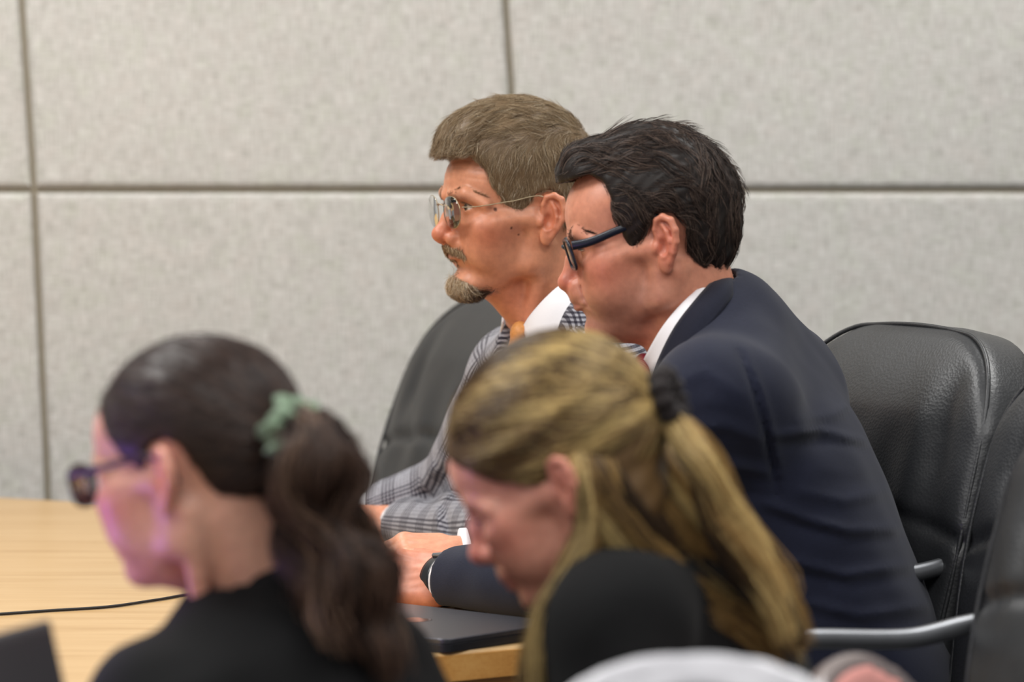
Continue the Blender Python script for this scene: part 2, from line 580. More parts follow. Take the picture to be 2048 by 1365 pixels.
# ------------------------------------------------------------------ heads
def head_sdf(L, p):
    """L: local millimetres (x forward, y to the own left, z up, origin between the ears)"""
    g = p.get
    ys = L[:, 1]
    S = L.copy(); S[:, 1] = np.abs(ys)
    fw = g('face_w', 1.0); jw = g('jaw_w', 1.0)
    f = sd_ell(L, (-2 + g('cran_x', 0), 0, 50), (96, 74, 78))
    f = smin(f, sd_ell(L, (46, 0, 46), (57, 63, 54)), 14)
    f = smin(f, sd_ell(L, (-42, 0, 20), (50, 60, 52)), 16)
    f = smin(f, sd_ell(L, (47, 0, -8), (50, 60 * fw, 52)), 16)
    f = smin(f, sd_ell(L, (50 + g('mouth_x', 0), 0, -52 + g('mouth_z', 0)), (45, 43 * jw, 40)), 18)
    # jaw
    cz, cx = g('chin_z', 0), g('chin_x', 0)
    gon = (6, 50 * jw, -54 + g('gon_z', 0))
    f = smin(f, sd_cap(S, (2, 58, -2), gon, 13, 14), 16)
    f = smin(f, sd_cap(S, gon, (72 + cx, 16, -82 + cz), 13, 14), 16)
    f = smin(f, sd_ell(S, (77 + cx, 0, -82 + cz), (19, 23, 16)), 10)
    # cheeks
    f = smin(f, sd_ell(S, (66, 45 * fw, -9), (24, 18, 17)), 16)
    f = smin(f, sd_cap(S, (60, 54 * fw, -2), (12, 64, 3), 5.5, 5), 22)
    f = smin(f, sd_ell(S, (54, 36 * fw, -36), (34, 23 + g('cheek', 0), 30)), 20)
    # eye sockets
    f = smax(f, -sd_ell(S, (105, 31, 9 + g('eye_z', 0)), (16, 19, 12)), 10)
    f = smax(f, -sd_ell(S, (99, 46, 8 + g('eye_z', 0)), (14, 14, 10)), 10)
    # brow
    bz = 0.8 * g('eye_z', 0)
    f = smin(f, sd_cap(S, (97 + g('brow', 0), 9, 25 + bz), (88 + g('brow', 0), 38, 28 + bz), 7, 6), 9)
    f = smin(f, sd_cap(S, (88 + g('brow', 0), 38, 28 + bz), (71, 56, 15 + bz), 6, 7), 10)
    # eyelids over the eyeball
    ez = 10 + g('eye_z', 0)
    ball = sd_sph(S, (79, 31, ez), 13.6)
    uo, lo_ = g('lid_up', 5.5), g('lid_lo', 4.5)
    hw = 14.0
    def arc(h, sgn):
        h = max(h, 0.4)
        R = (hw * hw + h * h) / (2 * h)
        q = S[:, 1:] - np.array([31.0, ez - sgn * (R - h) + g('lid_shift', 0)], dtype=np.float32)
        return np.sqrt((q * q).sum(1)) - R
    opening = np.maximum(np.maximum(arc(uo, 1), arc(lo_, -1)), 78 - S[:, 0])
    lids = smax(ball, -opening, 1.2)
    f = smin(f, lids, 5)
    # upper lid fold
    # nose
    tx, tz = 113 + g('tip_x', 0), -24 + g('tip_z', 0)
    f = smin(f, sd_chain(S, [(96 + g('nas_x', 0), 0, 17), (103 + g('bridge', 0), 0, 2), (tx - 2, 0, tz + 3)], [7.5, 7.5, 9.5], 6), 9)
    f = smin(f, sd_ell(S, (tx - 1, 0, tz), (11.5, 10.5, 10)), 6)
    f = smin(f, sd_ell(S, (tx - 14, 13, tz - 5), (11.5, 8, 9)), 4)
    f = smin(f, sd_cap(S, (tx - 3, 0, tz - 7), (tx - 17, 0, tz - 12), 5, 7), 5)
    f = smax(f, -sd_ell(S, (tx - 9, 7.2, tz - 12.5), (7, 3.4, 4)), 2)
    # alar and nasolabial creases
    f = smax(f, -sd_chain(S, [(tx - 23, 20.5, tz + 4), (tx - 25.5, 20.5, tz - 5), (tx - 21, 19, tz - 13)], [1.0, 1.5, 1.2]), 3)
    nl = g('nasolabial', 1.2)
    f = smax(f, -sd_chain(S, [(tx - 17, 23, tz - 8), (tx - 19, 31, tz - 26), (tx - 25, 36, tz - 40)], [nl, nl, nl * 0.4]), 6)
    # mouth
    mx, mz = 101 + g('mouth_x', 0), -58 + g('mouth_z', 0)
    f = smin(f, sd_ell(S, (mx - 9, 0, mz + 10), (12, 22, 13)), 8)
    f = smin(f, sd_chain(S, [(mx - 2, 0, mz + 3.6), (mx - 5, 11, mz + 3), (mx - 15, 24, mz - 0.5)], [g('lip_u', 4.6), g('lip_u', 4.6) * 0.85, 2]), 4)
    f = smin(f, sd_chain(S, [(mx - 4.5, 0, mz - 6), (mx - 7, 11, mz - 5.4), (mx - 15, 23, mz - 1.5)], [g('lip_l', 5.4), g('lip_l', 5.4) * 0.9, 2]), 4)
    f = smax(f, -sd_chain(S, [(mx + 4, 0, mz - 0.8), (mx, 12, mz - 0.8), (mx - 11, 25, mz - 1.5 + g('smile', 0)), (mx - 17, 29, mz - 3 + g('smile', 0))], [1.7, 1.7, 1.9, 1.5]), 2.0)
    f = smax(f, -sd_cap(S, (mx + 6, 0, mz - 17), (mx - 3, 17, mz - 17), 8, 6), 8)
    # hollow under the cheekbone, temple
    f = smax(f, -sd_ell(S, (36, 91, -40), (26, 18, 26)), 22)
    f = smax(f, -sd_ell(S, (60, 92, 36), (28, 22, 24)), 22)
    # ear, drawn in a plane that flares outwards towards the back
    ea = math.radians(g('ear_flare', 24))
    ex, ey, ezz = -4 + g('ear_x', 0), 73, 2 + g('ear_z', 0)
    q = S - np.array([ex, ey, ezz], dtype=np.float32)
    et = math.radians(g('ear_tilt', -12))
    u = q[:, 0] * math.cos(ea) - q[:, 1] * math.sin(ea)       # forward in the ear's plane
    w = q[:, 0] * math.sin(ea) + q[:, 1] * math.cos(ea)       # outwards
    v = q[:, 2]
    u2 = u * math.cos(et) - v * math.sin(et); v2 = u * math.sin(et) + v * math.cos(et)
    E = np.stack([u2, v2, w], 1) / g('ear_s', 1.0)
    ear = sd_ell(E, (-9, 5, 3), (14, 25, 4.5))
    ear = smin(ear, sd_ell(E, (-5, -21, 2.5), (8.5, 11, 4.2)), 6)
    hel = sd_chain(E, [(3, 5, 3), (5, 17, 5), (2, 27, 6.5), (-7, 31, 8), (-17, 27, 9), (-22, 16, 9.5), (-22, 3, 8.5), (-17, -9, 7), (-11, -20, 4.5)],
                   [2.4, 3.0, 3.4, 3.7, 3.9, 3.9, 3.6, 3.2, 3], 2)
    ear = smax(ear, -sd_ell(E, (-8.5, 12, 10.5), (10.5, 14.5, 5.0)), 3)
    ear = smin(ear, hel, 3)
    ear = smin(ear, sd_chain(E, [(-5, 22, 6), (-11, 14, 8), (-14, 4, 8.5), (-12, -7, 7.5), (-5, -13, 6)], [2.2, 2.8, 3.2, 3.0, 2.6], 2), 3)
    ear = smax(ear, -sd_ell(E, (-4.5, -2, 10), (7.2, 10.5, 9)), 3)
    ear = smin(ear, sd_ell(E, (4.5, -3.5, 4), (4, 6.5, 5)), 3)
    f = smin(f, ear, 5)
    for zi, am in g('lines', []):
        f = f + am * np.exp(-((L[:, 2] - zi - 2.5 * np.sin(L[:, 1] * 0.08)) / 1.5) ** 2) * np.clip((L[:, 0] - 62) / 15, 0, 1)
    return f

def eye_part(fr, side, parent, mat_white, gaze=(1, 0, 0), dz=0.0):
    """eyeball with iris as one small mesh"""
    c = np.array([79, 31 * side, 10.0 + dz])
    n, m = 24, 16
    g = np.asarray(gaze, dtype=float); g /= np.linalg.norm(g)
    a = np.cross(g, (0, 0, 1)); a /= np.linalg.norm(a); b = np.cross(a, g)
    v, col, q = [], [], []
    for i in range(m + 1):
        th = math.pi * i / m
        for j in range(n):
            ph = 2 * math.pi * j / n
            d = math.cos(th) * g + math.sin(th) * (math.cos(ph) * a + math.sin(ph) * b)
            v.append(c + 12.6 * d)
            dg = math.degrees(th)
            col.append(s2l((18, 14, 12)) if dg < 12 else (s2l((92, 78, 62)) if dg < 29 else s2l((205, 190, 178))))
    for i in range(m):
        for j in range(n):
            q.append((i * n + j, i * n + (j + 1) % n, (i + 1) * n + (j + 1) % n, (i + 1) * n + j))
    return mesh_obj('eye', fr.w(np.array(v)), np.array(q), mat_white, parent, col=np.array(col))

def eyelashes(fr, p, person, mat):
    """dark line of lashes along the edge of each upper lid"""
    g = p.get
    h = max(g('lid_up', 5.5), 0.4); hw = 14.0
    Rr = (hw * hw + h * h) / (2 * h)
    ez = 10 + g('eye_z', 0)
    for s in (-1, 1):
        pts = []
        for k in range(13):
            dy = -12.5 + 25 * k / 12
            dz = math.sqrt(max(Rr * Rr - dy * dy, 0)) - (Rr - h) + g('lid_shift', 0)
            dx = math.sqrt(max(14.3 ** 2 - dy * dy - dz * dz, 1.0))
            pts.append(fr.w((79 + dx, s * (31 + dy), ez + dz)))
        v, f = tube_path(pts, [0.0003, 0.0007, 0.0008, 0.0009, 0.0004], 24, 6)
        mesh_obj('eyelashes', v, f, mat, person)

def blob(L, c, r):
    q = (L - np.asarray(c, dtype=np.float32)) / np.asarray(r, dtype=np.float32)
    return np.exp(-(q * q).sum(1))

def lerp_col(base, col, w):
    return base * (1 - w[:, None]) + np.asarray(col)[None, :] * w[:, None]

def skin_colour(L, p, base, ruddy, lip):
    S = L.copy(); S[:, 1] = np.abs(S[:, 1])
    g = p.get
    c = np.tile(s2l(base), (len(L), 1))
    r = s2l(ruddy)
    tx, tz = 113 + g('tip_x', 0), -24 + g('tip_z', 0)
    w = 0.75 * blob(S, (tx - 2, 0, tz), (16, 18, 16)) + 0.55 * blob(S, (66, 48, -16), (26, 26, 22))
    w += 0.5 * blob(S, (-10, 84, 5), (22, 14, 34)) + 0.3 * blob(S, (20, 40, -110), (40, 40, 40))
    c = lerp_col(c, r, np.clip(w, 0, 1))
    mx, mz = 101 + g('mouth_x', 0), -58 + g('mouth_z', 0)
    w = np.clip(1.3 * blob(S, (mx - 2, 0, mz - 1), (11, 17, 7.0)) + 0.6 * blob(S, (mx - 9, 16, mz - 1), (8, 9, 4)), 0, 1)
    c = lerp_col(c, s2l(lip), w * 0.85)
    if 'stubble' in p:
        w = 0.75 * blob(S, (70, 30, -72), (42, 40, 30)) + 0.6 * blob(S, (20, 56, -48), (34, 24, 24)) + 0.5 * blob(S, (100, 0, -46), (12, 24, 7))
        c = lerp_col(c, s2l(p['stubble']), np.clip(w, 0, 0.7))
    for (mc, mr) in g('moles', []):
        d = np.sqrt((L[:, 0] - mc[0]) ** 2 + (L[:, 2] - mc[1]) ** 2) + 99 * (L[:, 1] < 0)
        c = lerp_col(c, s2l((92, 52, 36)), np.clip((mr + 0.8 - d) / 1.2, 0, 1))
    return c

def poly_sd(x, z, poly):
    """signed distance to a 2D polygon, negative inside"""
    poly = np.asarray(poly, dtype=np.float32)
    d = np.full(x.shape, 1e9, dtype=np.float32)
    ins = np.zeros(x.shape, dtype=bool)
    n = len(poly)
    for i in range(n):
        a, b = poly[i], poly[(i + 1) % n]
        e = b - a
        wx, wz = x - a[0], z - a[1]
        t = np.clip((wx * e[0] + wz * e[1]) / float(e @ e + 1e-9), 0, 1)
        dx, dz = wx - e[0] * t, wz - e[1] * t
        d = np.minimum(d, dx * dx + dz * dz)
        c = ((a[1] > z) != (b[1] > z)) & (x < (b[0] - a[0]) * (z - a[1]) / (b[1] - a[1] + 1e-9) + a[0])
        ins ^= c
    d = np.sqrt(d)
    return np.where(ins, -d, d)

def grad(f, P, e):
    g = np.stack([f(P + np.eye(3, dtype=np.float32)[a] * e) - f(P - np.eye(3, dtype=np.float32)[a] * e) for a in range(3)], 1)
    n = np.linalg.norm(g, axis=1, keepdims=True)
    return g / (n + 1e-9)

def comb(f, roots, flow, length, steps, rng, level=(-3.0, 1.0), lift=0.0, jitter=0.15, wave=0.0, waven=2.0):
    """strands that start at roots (n,3 local mm), follow flow(P) along the field f; returns (n,steps,3)"""
    n = len(roots)
    P = roots.astype(np.float32).copy()
    lev = rng.uniform(level[0], level[1], n).astype(np.float32)
    jit = rng.normal(0, jitter, (n, 3)).astype(np.float32)
    ln = np.broadcast_to(np.asarray(length, dtype=np.float32), (n,)) * rng.uniform(0.7, 1.15, n).astype(np.float32)
    ph = rng.uniform(0, 6.28, n)
    out = []
    for s in range(steps):
        g = grad(f, P, 1.5)
        t = s / (steps - 1)
        tgt = lev + (lift * t * t if s else 0) - (3.0 if s == 0 else 0)
        P = P - g * np.clip(f(P) - tgt, -6, 6)[:, None]
        out.append(P.copy())
        d = flow(P) + jit
        d = d - (d * g).sum(1)[:, None] * g
        d /= np.linalg.norm(d, axis=1, keepdims=True) + 1e-6
        if wave:
            sd = np.cross(g, d)
            d = d + sd * (wave * np.sin(waven * 6.28 * t + ph))[:, None]
        P = P + d * (ln / (steps - 1))[:, None]
    return np.stack(out, 1)

def strand_mesh(fr, strands, cols, r0, sides=3):
    """strands local mm (n,m,3), cols (n,3) linear; radius in mm"""
    n, m, _ = strands.shape
    W = fr.w(strands.reshape(-1, 3)).reshape(n, m, 3) if fr is not None else strands
    prof = np.array([1.0 if k < m - 2 else (0.75 if k == m - 2 else 0.2) for k in range(m)])
    v, q = tubes(W, r0 * 0.001 * prof, sides)
    c = np.repeat(cols, m * sides, axis=0) if cols.ndim == 2 else np.repeat(cols.reshape(-1, 3), sides, axis=0)
    return v, q, c

def locks(guides, count, rng, spread, cols, r0, m=18, twist=0.4, wave=0.0, waves=2.5, curl=0.0):
    """strands bundled round world-space guide curves; guides list of (pts, radius list)"""
    out = []
    for (pts, rad), nn in zip(guides, count):
        G = spline(pts, m)
        rr = cub(np.linspace(0, 1, m), np.linspace(0, 1, len(rad)), np.asarray(rad, dtype=float))
        T = np.gradient(G, axis=0); T /= np.linalg.norm(T, axis=1, keepdims=True)
        U = np.cross(T, (0.2, 1.0, 0.1)); U /= np.linalg.norm(U, axis=1, keepdims=True)
        V = np.cross(T, U)
        if wave > 0:
            tt = np.linspace(0, 1, m); p1, p2 = rng.uniform(0, 6.28, 2)
            G = G + U * (wave * np.clip(tt * 4, 0, 1) * np.sin(6.28 * waves * tt + p1))[:, None] + V * (wave * np.clip(tt * 4, 0, 1) * np.sin(6.28 * waves * 0.8 * tt + p2))[:, None]
        a = rng.uniform(0, 2 * np.pi, nn); b = np.sqrt(rng.uniform(0.02, 1, nn))
        tw = rng.normal(0, twist, nn)
        t = np.linspace(0, 1, m)
        ang = a[:, None] + tw[:, None] * t[None, :]
        rad_ = rr[None, :] * b[:, None]
        st = G[None] + (np.cos(ang) * rad_)[:, :, None] * U[None] + (np.sin(ang) * rad_)[:, :, None] * V[None]
        if curl > 0:
            ph = rng.uniform(0, 6.28, nn)
            fq = rng.uniform(2.0, 3.5, nn)
            st += (curl * rr[None, :] * np.sin(6.28 * fq[:, None] * t[None] + ph[:, None]))[:, :, None] * U[None]
            st += (curl * rr[None, :] * np.cos(6.28 * fq[:, None] * t[None] + ph[:, None]))[:, :, None] * V[None]
        st += rng.normal(0, spread, (nn, 1, 3)) * t[None, :, None] ** 2
        out.append(st)
    S = np.concatenate(out)
    ci = rng.integers(0, len(cols), len(S))
    C = np.asarray(cols)[ci] * rng.uniform(0.75, 1.2, (len(S), 1))
    prof = np.array([1.0 if k < m - 2 else 0.6 for k in range(m)])
    v, q = tubes(S, r0 * 0.001 * prof, 3)
    return v, q, np.repeat(C, m * 3, axis=0)

def build_head(fr, p, neck_fn, lo, hi, h, colours, cut):
    """skin of head and neck in world space. neck_fn(P world)->field in mm or None; cut(P)-> keep where <0"""
    def f(P):
        d = head_sdf(fr.l(P), p)
        if neck_fn is not None:
            d = smin(d, neck_fn(P), 14)
        if cut is not None: d = np.maximum(d, cut(P))
        return d * fr.mm()
    v, q = surface(f, lo, hi, h, slack=0.004)
    L = fr.l(v)
    c = skin_colour(L, p, *colours)
    return v, q, c
# ------------------------------------------------------------------ shared materials
M_SKIN = mat_skin('skin', 0.41)
M_EYE = mat_hair('eye_surface', 0.15, 0.5)
M_HAIR = mat_hair('hair', 0.40, 0.30)
M_HAIRD = mat_hair('hair_dark', 0.46, 0.22)
M_NAVY = mat_cloth('navy_wool', (27, 30, 46), 0.22, 0.85, 0.10)
M_NAVY2 = mat_cloth('navy_wool_collar', (23, 25, 39), 0.22, 0.85, 0.08)
M_BLACK = mat_cloth('black_cloth', (16, 16, 17), 0.2, 0.9, 0.03)
M_SHIRT = mat_cloth('white_shirt', (236, 234, 236), 0.03, 0.8, 0.1, 1500, 0.0002)
M_LEATHER = mat_leather('black_leather', (39, 40, 42), 0.40, 0.6)
M_GREYMETAL = mat_plain('grey_metal', (120, 122, 126), 0.35, 0.7, 0.5, 0.05)
M_BLACKPLASTIC = mat_plain('black_plastic', (26, 28, 32), 0.3, 0.0, 0.5)
M_BLACKSTEEL = mat_plain('black_steel', (30, 30, 32), 0.45, 0.3, 0.5)
M_LASH = mat_plain('lash', (40, 28, 24), 0.7)
M_LENS = mat_lens('lens_glass')

def mat_wall():
    m, nt, b = new_mat('wall_fabric')
    v1 = coords(nt, 'Object', (1.0, 1.0, 0.12))
    v2 = coords(nt, 'Object', (0.12, 1.0, 1.0))
    v3 = coords(nt, 'Object')
    a = noise(nt, v1, 260, 2)
    c = noise(nt, v2, 300, 2)
    d = noise(nt, v3, 26, 4, 0.6)
    e = noise(nt, v3, 5, 3)
    w = math_node(nt, 'ADD', math_node(nt, 'MULTIPLY', a, 0.5), math_node(nt, 'MULTIPLY', c, 0.5))
    r = ramp(nt, [(0.30, rgba((160, 157, 150))), (0.5, rgba((194, 191, 185))), (0.70, rgba((218, 216, 211)))])
    nt.links.new(w, r.inputs[0])
    r2 = ramp(nt, [(0.3, (0.97, 0.99, 0.95, 1)), (0.5, (1, 1, 1, 1)), (0.7, (1.01, 0.99, 0.985, 1))])
    nt.links.new(d, r2.inputs[0])
    r3 = ramp(nt, [(0.3, (0.96, 0.96, 0.96, 1)), (0.7, (1.02, 1.02, 1.02, 1))])
    nt.links.new(e, r3.inputs[0])
    k = mixc(nt, 1.0, r.outputs[0], r2.outputs[0], 'MULTIPLY')
    k = mixc(nt, 1.0, k, r3.outputs[0], 'MULTIPLY')
    nt.links.new(k, b.inputs['Base Color'])
    b.inputs['Roughness'].default_value = 0.95
    b.inputs['Specular IOR Level'].default_value = 0.1
    bump(nt, b, w, 0.3, 0.001)
    return m

def mat_wood(name, lo, mid, hi, angle=0.6, rough=0.32):
    m, nt, b = new_mat(name)
    tc = N(nt, 'ShaderNodeTexCoord')
    mp = N(nt, 'ShaderNodeMapping')
    mp.inputs['Rotation'].default_value = (0, 0, angle)
    mp.inputs['Scale'].default_value = (1.2, 14, 14)
    nt.links.new(tc.outputs['Object'], mp.inputs['Vector'])
    n1 = noise(nt, mp.outputs['Vector'], 2.2, 5, 0.6)
    mp2 = N(nt, 'ShaderNodeMapping')
    mp2.inputs['Rotation'].default_value = (0, 0, angle)
    mp2.inputs['Scale'].default_value = (6, 160, 160)
    nt.links.new(tc.outputs['Object'], mp2.inputs['Vector'])
    n2 = noise(nt, mp2.outputs['Vector'], 2.0, 2)
    w = math_node(nt, 'ADD', math_node(nt, 'MULTIPLY', n1, 0.72), math_node(nt, 'MULTIPLY', n2, 0.28))
    r = ramp(nt, [(0.3, rgba(lo)), (0.48, rgba(mid)), (0.68, rgba(hi))])
    nt.links.new(w, r.inputs[0])
    nt.links.new(r.outputs[0], b.inputs['Base Color'])
    b.inputs['Roughness'].default_value = rough
    b.inputs['Specular IOR Level'].default_value = 0.4
    bump(nt, b, n2, 0.05, 0.0005)
    return m

M_WALL = mat_wall()
M_WOOD = mat_wood('maple', (176, 138, 88), (192, 156, 107), (202, 169, 122))
M_WOODEDGE = mat_wood('maple_edge', (186, 128, 62), (204, 148, 78), (216, 164, 94))

# ------------------------------------------------------------------ room
Y_WALL = 6.9
def floor_mat():
    m, nt, b = new_mat('carpet')
    v = coords(nt, 'Object')
    n = noise(nt, v, 320, 3)
    r = ramp(nt, [(0.3, rgba((70, 70, 76))), (0.7, rgba((104, 103, 108)))])
    nt.links.new(n, r.inputs[0]); nt.links.new(r.outputs[0], b.inputs['Base Color'])
    b.inputs['Roughness'].default_value = 1.0
    bump(nt, b, n, 0.6, 0.004)
    return m
v, f = prism([(-4, -0.5), (4, -0.5), (4, Y_WALL + 0.2), (-4, Y_WALL + 0.2)], -0.1, 0.0)
setp(mesh_obj('floor', v, f, floor_mat(), smooth=False), kind='structure', label='grey carpet floor of the meeting room')

M_JOINT = mat_plain('wall_joint', (140, 132, 116), 0.95, 0, 0.1)
v, f = prism([(-4, Y_WALL + 0.012), (4, Y_WALL + 0.012), (4, Y_WALL + 0.2), (-4, Y_WALL + 0.2)], 0.0, 3.1)
wall = setp(mesh_obj('wall_back', v, f, M_JOINT, smooth=False), kind='structure', label='wall clad with beige woven fabric panels')

def wall_panel(c00, c10, c11, c01):
    """soft edged fabric panel between four pixel corners on the wall (bottom left, bottom right, top right, top left)"""
    P = [PX(x, y, Y_WALL) for x, y in (c00, c10, c11, c01)]
    c = sum(P) / 4
    g = 0.0048
    rings = []
    for inset, dy in ((0.0, 0.0118), (0.0, 0.008), (0.0025, 0.004), (0.007, 0.0008), (0.014, 0.0)):
        ring = []
        for p, sx, sz in zip(P, (1, -1, -1, 1), (1, 1, -1, -1)):
            q = p.copy(); q[0] += sx * (g + inset); q[2] += sz * (g + inset); q[1] = Y_WALL + dy
            ring.append(q)
        rings.append(ring)
    v = np.array(rings).reshape(-1, 3)
    f = []
    for k in range(len(rings) - 1):
        for i in range(4):
            j = (i + 1) % 4
            f.append((k * 4 + i, k * 4 + j, k * 4 + 4 + j, k * 4 + 4 + i))
    b0 = (len(rings) - 1) * 4
    f.append((b0, b0 + 1, b0 + 2, b0 + 3))
    o = mesh_obj('wall_panel', v, f, M_WALL, wall, smooth=False)
    return o

YS = 381.0                       # pixel row of the level joint
def sx_up(x, y): return x + (y - YS) * 0.066      # the joints lean a little, as in the photograph
def sx_lo(x, y): return x + (y - YS) * 0.045
ZT, ZB = -980.0, 1700.0
xu = [-1920, -895, 67, 1035.5, 2110, 3180]
for i in range(len(xu) - 1):
    a, b_ = xu[i], xu[i + 1]
    wall_panel((a, YS), (b_, YS), (sx_up(b_, ZT), ZT), (sx_up(a, ZT), ZT))
xl = [-1920, -895, 67, 1060, 2110, 3180]
for i in range(len(xl) - 1):
    a, b_ = xl[i], xl[i + 1]
    wall_panel((sx_lo(a, ZB), ZB), (sx_lo(b_, ZB), ZB), (b_, YS), (a, YS))

# ------------------------------------------------------------------ tables
TZ = 0.74
table = empty('conference_table', (-0.6, 5.4, 0), 'light maple conference table that the two men lean on', 'table')
top_poly = np.array([(0.115, 4.83), (-0.366, 6.3), (-1.02, 6.63), (-1.75, 5.6), (-1.0, 4.07)])
v, f = prism(top_poly, TZ - 0.034, TZ, 0.003)
mesh_obj('table_top', v, f, M_WOOD, table, smooth=False)
c = top_poly.mean(0)
def inset_poly(p, d):
    k = c + (p - c) * (1 - d); return k
ap = inset_poly(top_poly, 0.015)
for i in range(len(ap)):
    a, b_ = ap[i], ap[(i + 1) % len(ap)]
    e = (b_ - a) / np.linalg.norm(b_ - a); nrm = np.array([-e[1], e[0]]) * 0.022
    v, f = prism([a + e * 0.03, b_ - e * 0.03, b_ - e * 0.03 + nrm, a + e * 0.03 + nrm], TZ - 0.16, TZ - 0.034)
    mesh_obj('apron', v, f, M_WOODEDGE, table, smooth=False)
for p in inset_poly(top_poly, 0.12):
    v, f = prism([p + np.array(d) * 0.03 for d in ((-1, -1), (1, -1), (1, 1), (-1, 1))], 0.0, TZ - 0.034)
    mesh_obj('leg', v, f, M_WOODEDGE, table, smooth=False)
# edge band of a deeper tone on the men's side of the top
n_ = len(top_poly)
for i in range(n_):
    a, b_ = top_poly[i], top_poly[(i + 1) % n_]
    e = (b_ - a) / np.linalg.norm(b_ - a); out = np.array([e[1], -e[0]]) * 0.0025
    v, f = prism([a + out, b_ + out, b_, a][::-1], TZ - 0.034, TZ - 0.0035)
    mesh_obj('edge_band', v, f, M_WOODEDGE, table, smooth=False)

desk = empty('writing_table', (-0.8, 3.5, 0), 'maple table in front of the two women, below the picture edge', 'table')
dp = np.array([(-0.36, 2.9), (-0.27, 3.95), (-0.95, 4.03), (-1.5, 3.6), (-1.5, 2.9)])
v, f = prism(dp, TZ - 0.034, TZ, 0.003)
mesh_obj('table_top', v, f, M_WOOD, desk, smooth=False)
c = dp.mean(0)
for p in inset_poly(dp, 0.14):
    v, f = prism([p + np.array(d) * 0.028 for d in ((-1, -1), (1, -1), (1, 1), (-1, 1))], 0.0, TZ - 0.034)
    mesh_obj('leg', v, f, M_WOODEDGE, desk, smooth=False)

# ------------------------------------------------------------------ things on the tables
M_LAPTOP = mat_plain('space_grey_aluminium', (92, 92, 98), 0.38, 0.85, 0.5, 0.04, 60)
M_LAPTOPD = mat_plain('laptop_base', (50, 50, 54), 0.4, 0.6, 0.5)
def rounded_rect(w, h, r, n=6):
    pts = []
    for cx, cy, a0 in ((w - r, r, -90), (w - r, h - r, 0), (r, h - r, 90), (r, r, 180)):
        for k in range(n + 1):
            a = math.radians(a0 + 90 * k / n)
            pts.append((cx + r * math.cos(a), cy + r * math.sin(a)))
    return np.array(pts)

lap = empty('laptop', (-0.08, 4.86, TZ), 'closed dark grey laptop lying on the table before the clasped hands', 'laptop')
ang = math.radians(48)
rd = np.array([math.cos(ang), math.sin(ang)]); ld = np.array([-math.sin(ang), math.cos(ang)])
C0 = np.array([-0.078, 4.69])
rr = rounded_rect(0.212, 0.304, 0.012)
base = C0 + rr[:, :1] * rd + rr[:, 1:] * ld
v, f = prism(base, TZ + 0.001, TZ + 0.0105, 0.0008); mesh_obj('base', v, f, M_LAPTOPD, lap, smooth=False)
v, f = prism(base, TZ + 0.0112, TZ + 0.0168, 0.001); mesh_obj('lid', v, f, M_LAPTOP, lap, smooth=False)
# fruit shaped emblem on the lid, flat and mirror like
em = []
for k in range(28):
    a = 2 * math.pi * k / 28
    r_ = 0.021 * (1.0 - 0.16 * math.exp(-((a - math.pi / 2) / 0.35) ** 2) - 0.10 * math.exp(-((a - 1.5 * math.pi) / 0.25) ** 2)
                  - 0.30 * math.exp(-((min(a, 2 * math.pi - a)) / 0.38) ** 2))
    em.append((0.106 + r_ * math.cos(a), 0.150 + r_ * 1.05 * math.sin(a)))
em = np.array(em)
v, f = prism(C0 + em[:, :1] * rd + em[:, 1:] * ld, TZ + 0.0165, TZ + 0.0171)
mesh_obj('emblem', v, f, mat_plain('emblem_mirror', (70, 45, 40), 0.12, 0.9), lap, smooth=False)

cz = TZ + 0.0022
cable_px = [(-330, 1245), (0, 1229), (100, 1222), (210, 1215), (310, 1201), (420, 1186), (520, 1192), (600, 1190)]
cpts = [PX(x, y, (CAM_Z - cz) * F_PX / (y - H0)) for x, y in cable_px]
v, f = tube_path(cpts, 0.0019, 60, 8)
setp(mesh_obj('cable', v, f, mat_plain('black_rubber', (18, 16, 18), 0.6)), 'thin black cable running across the maple table top', 'cable')

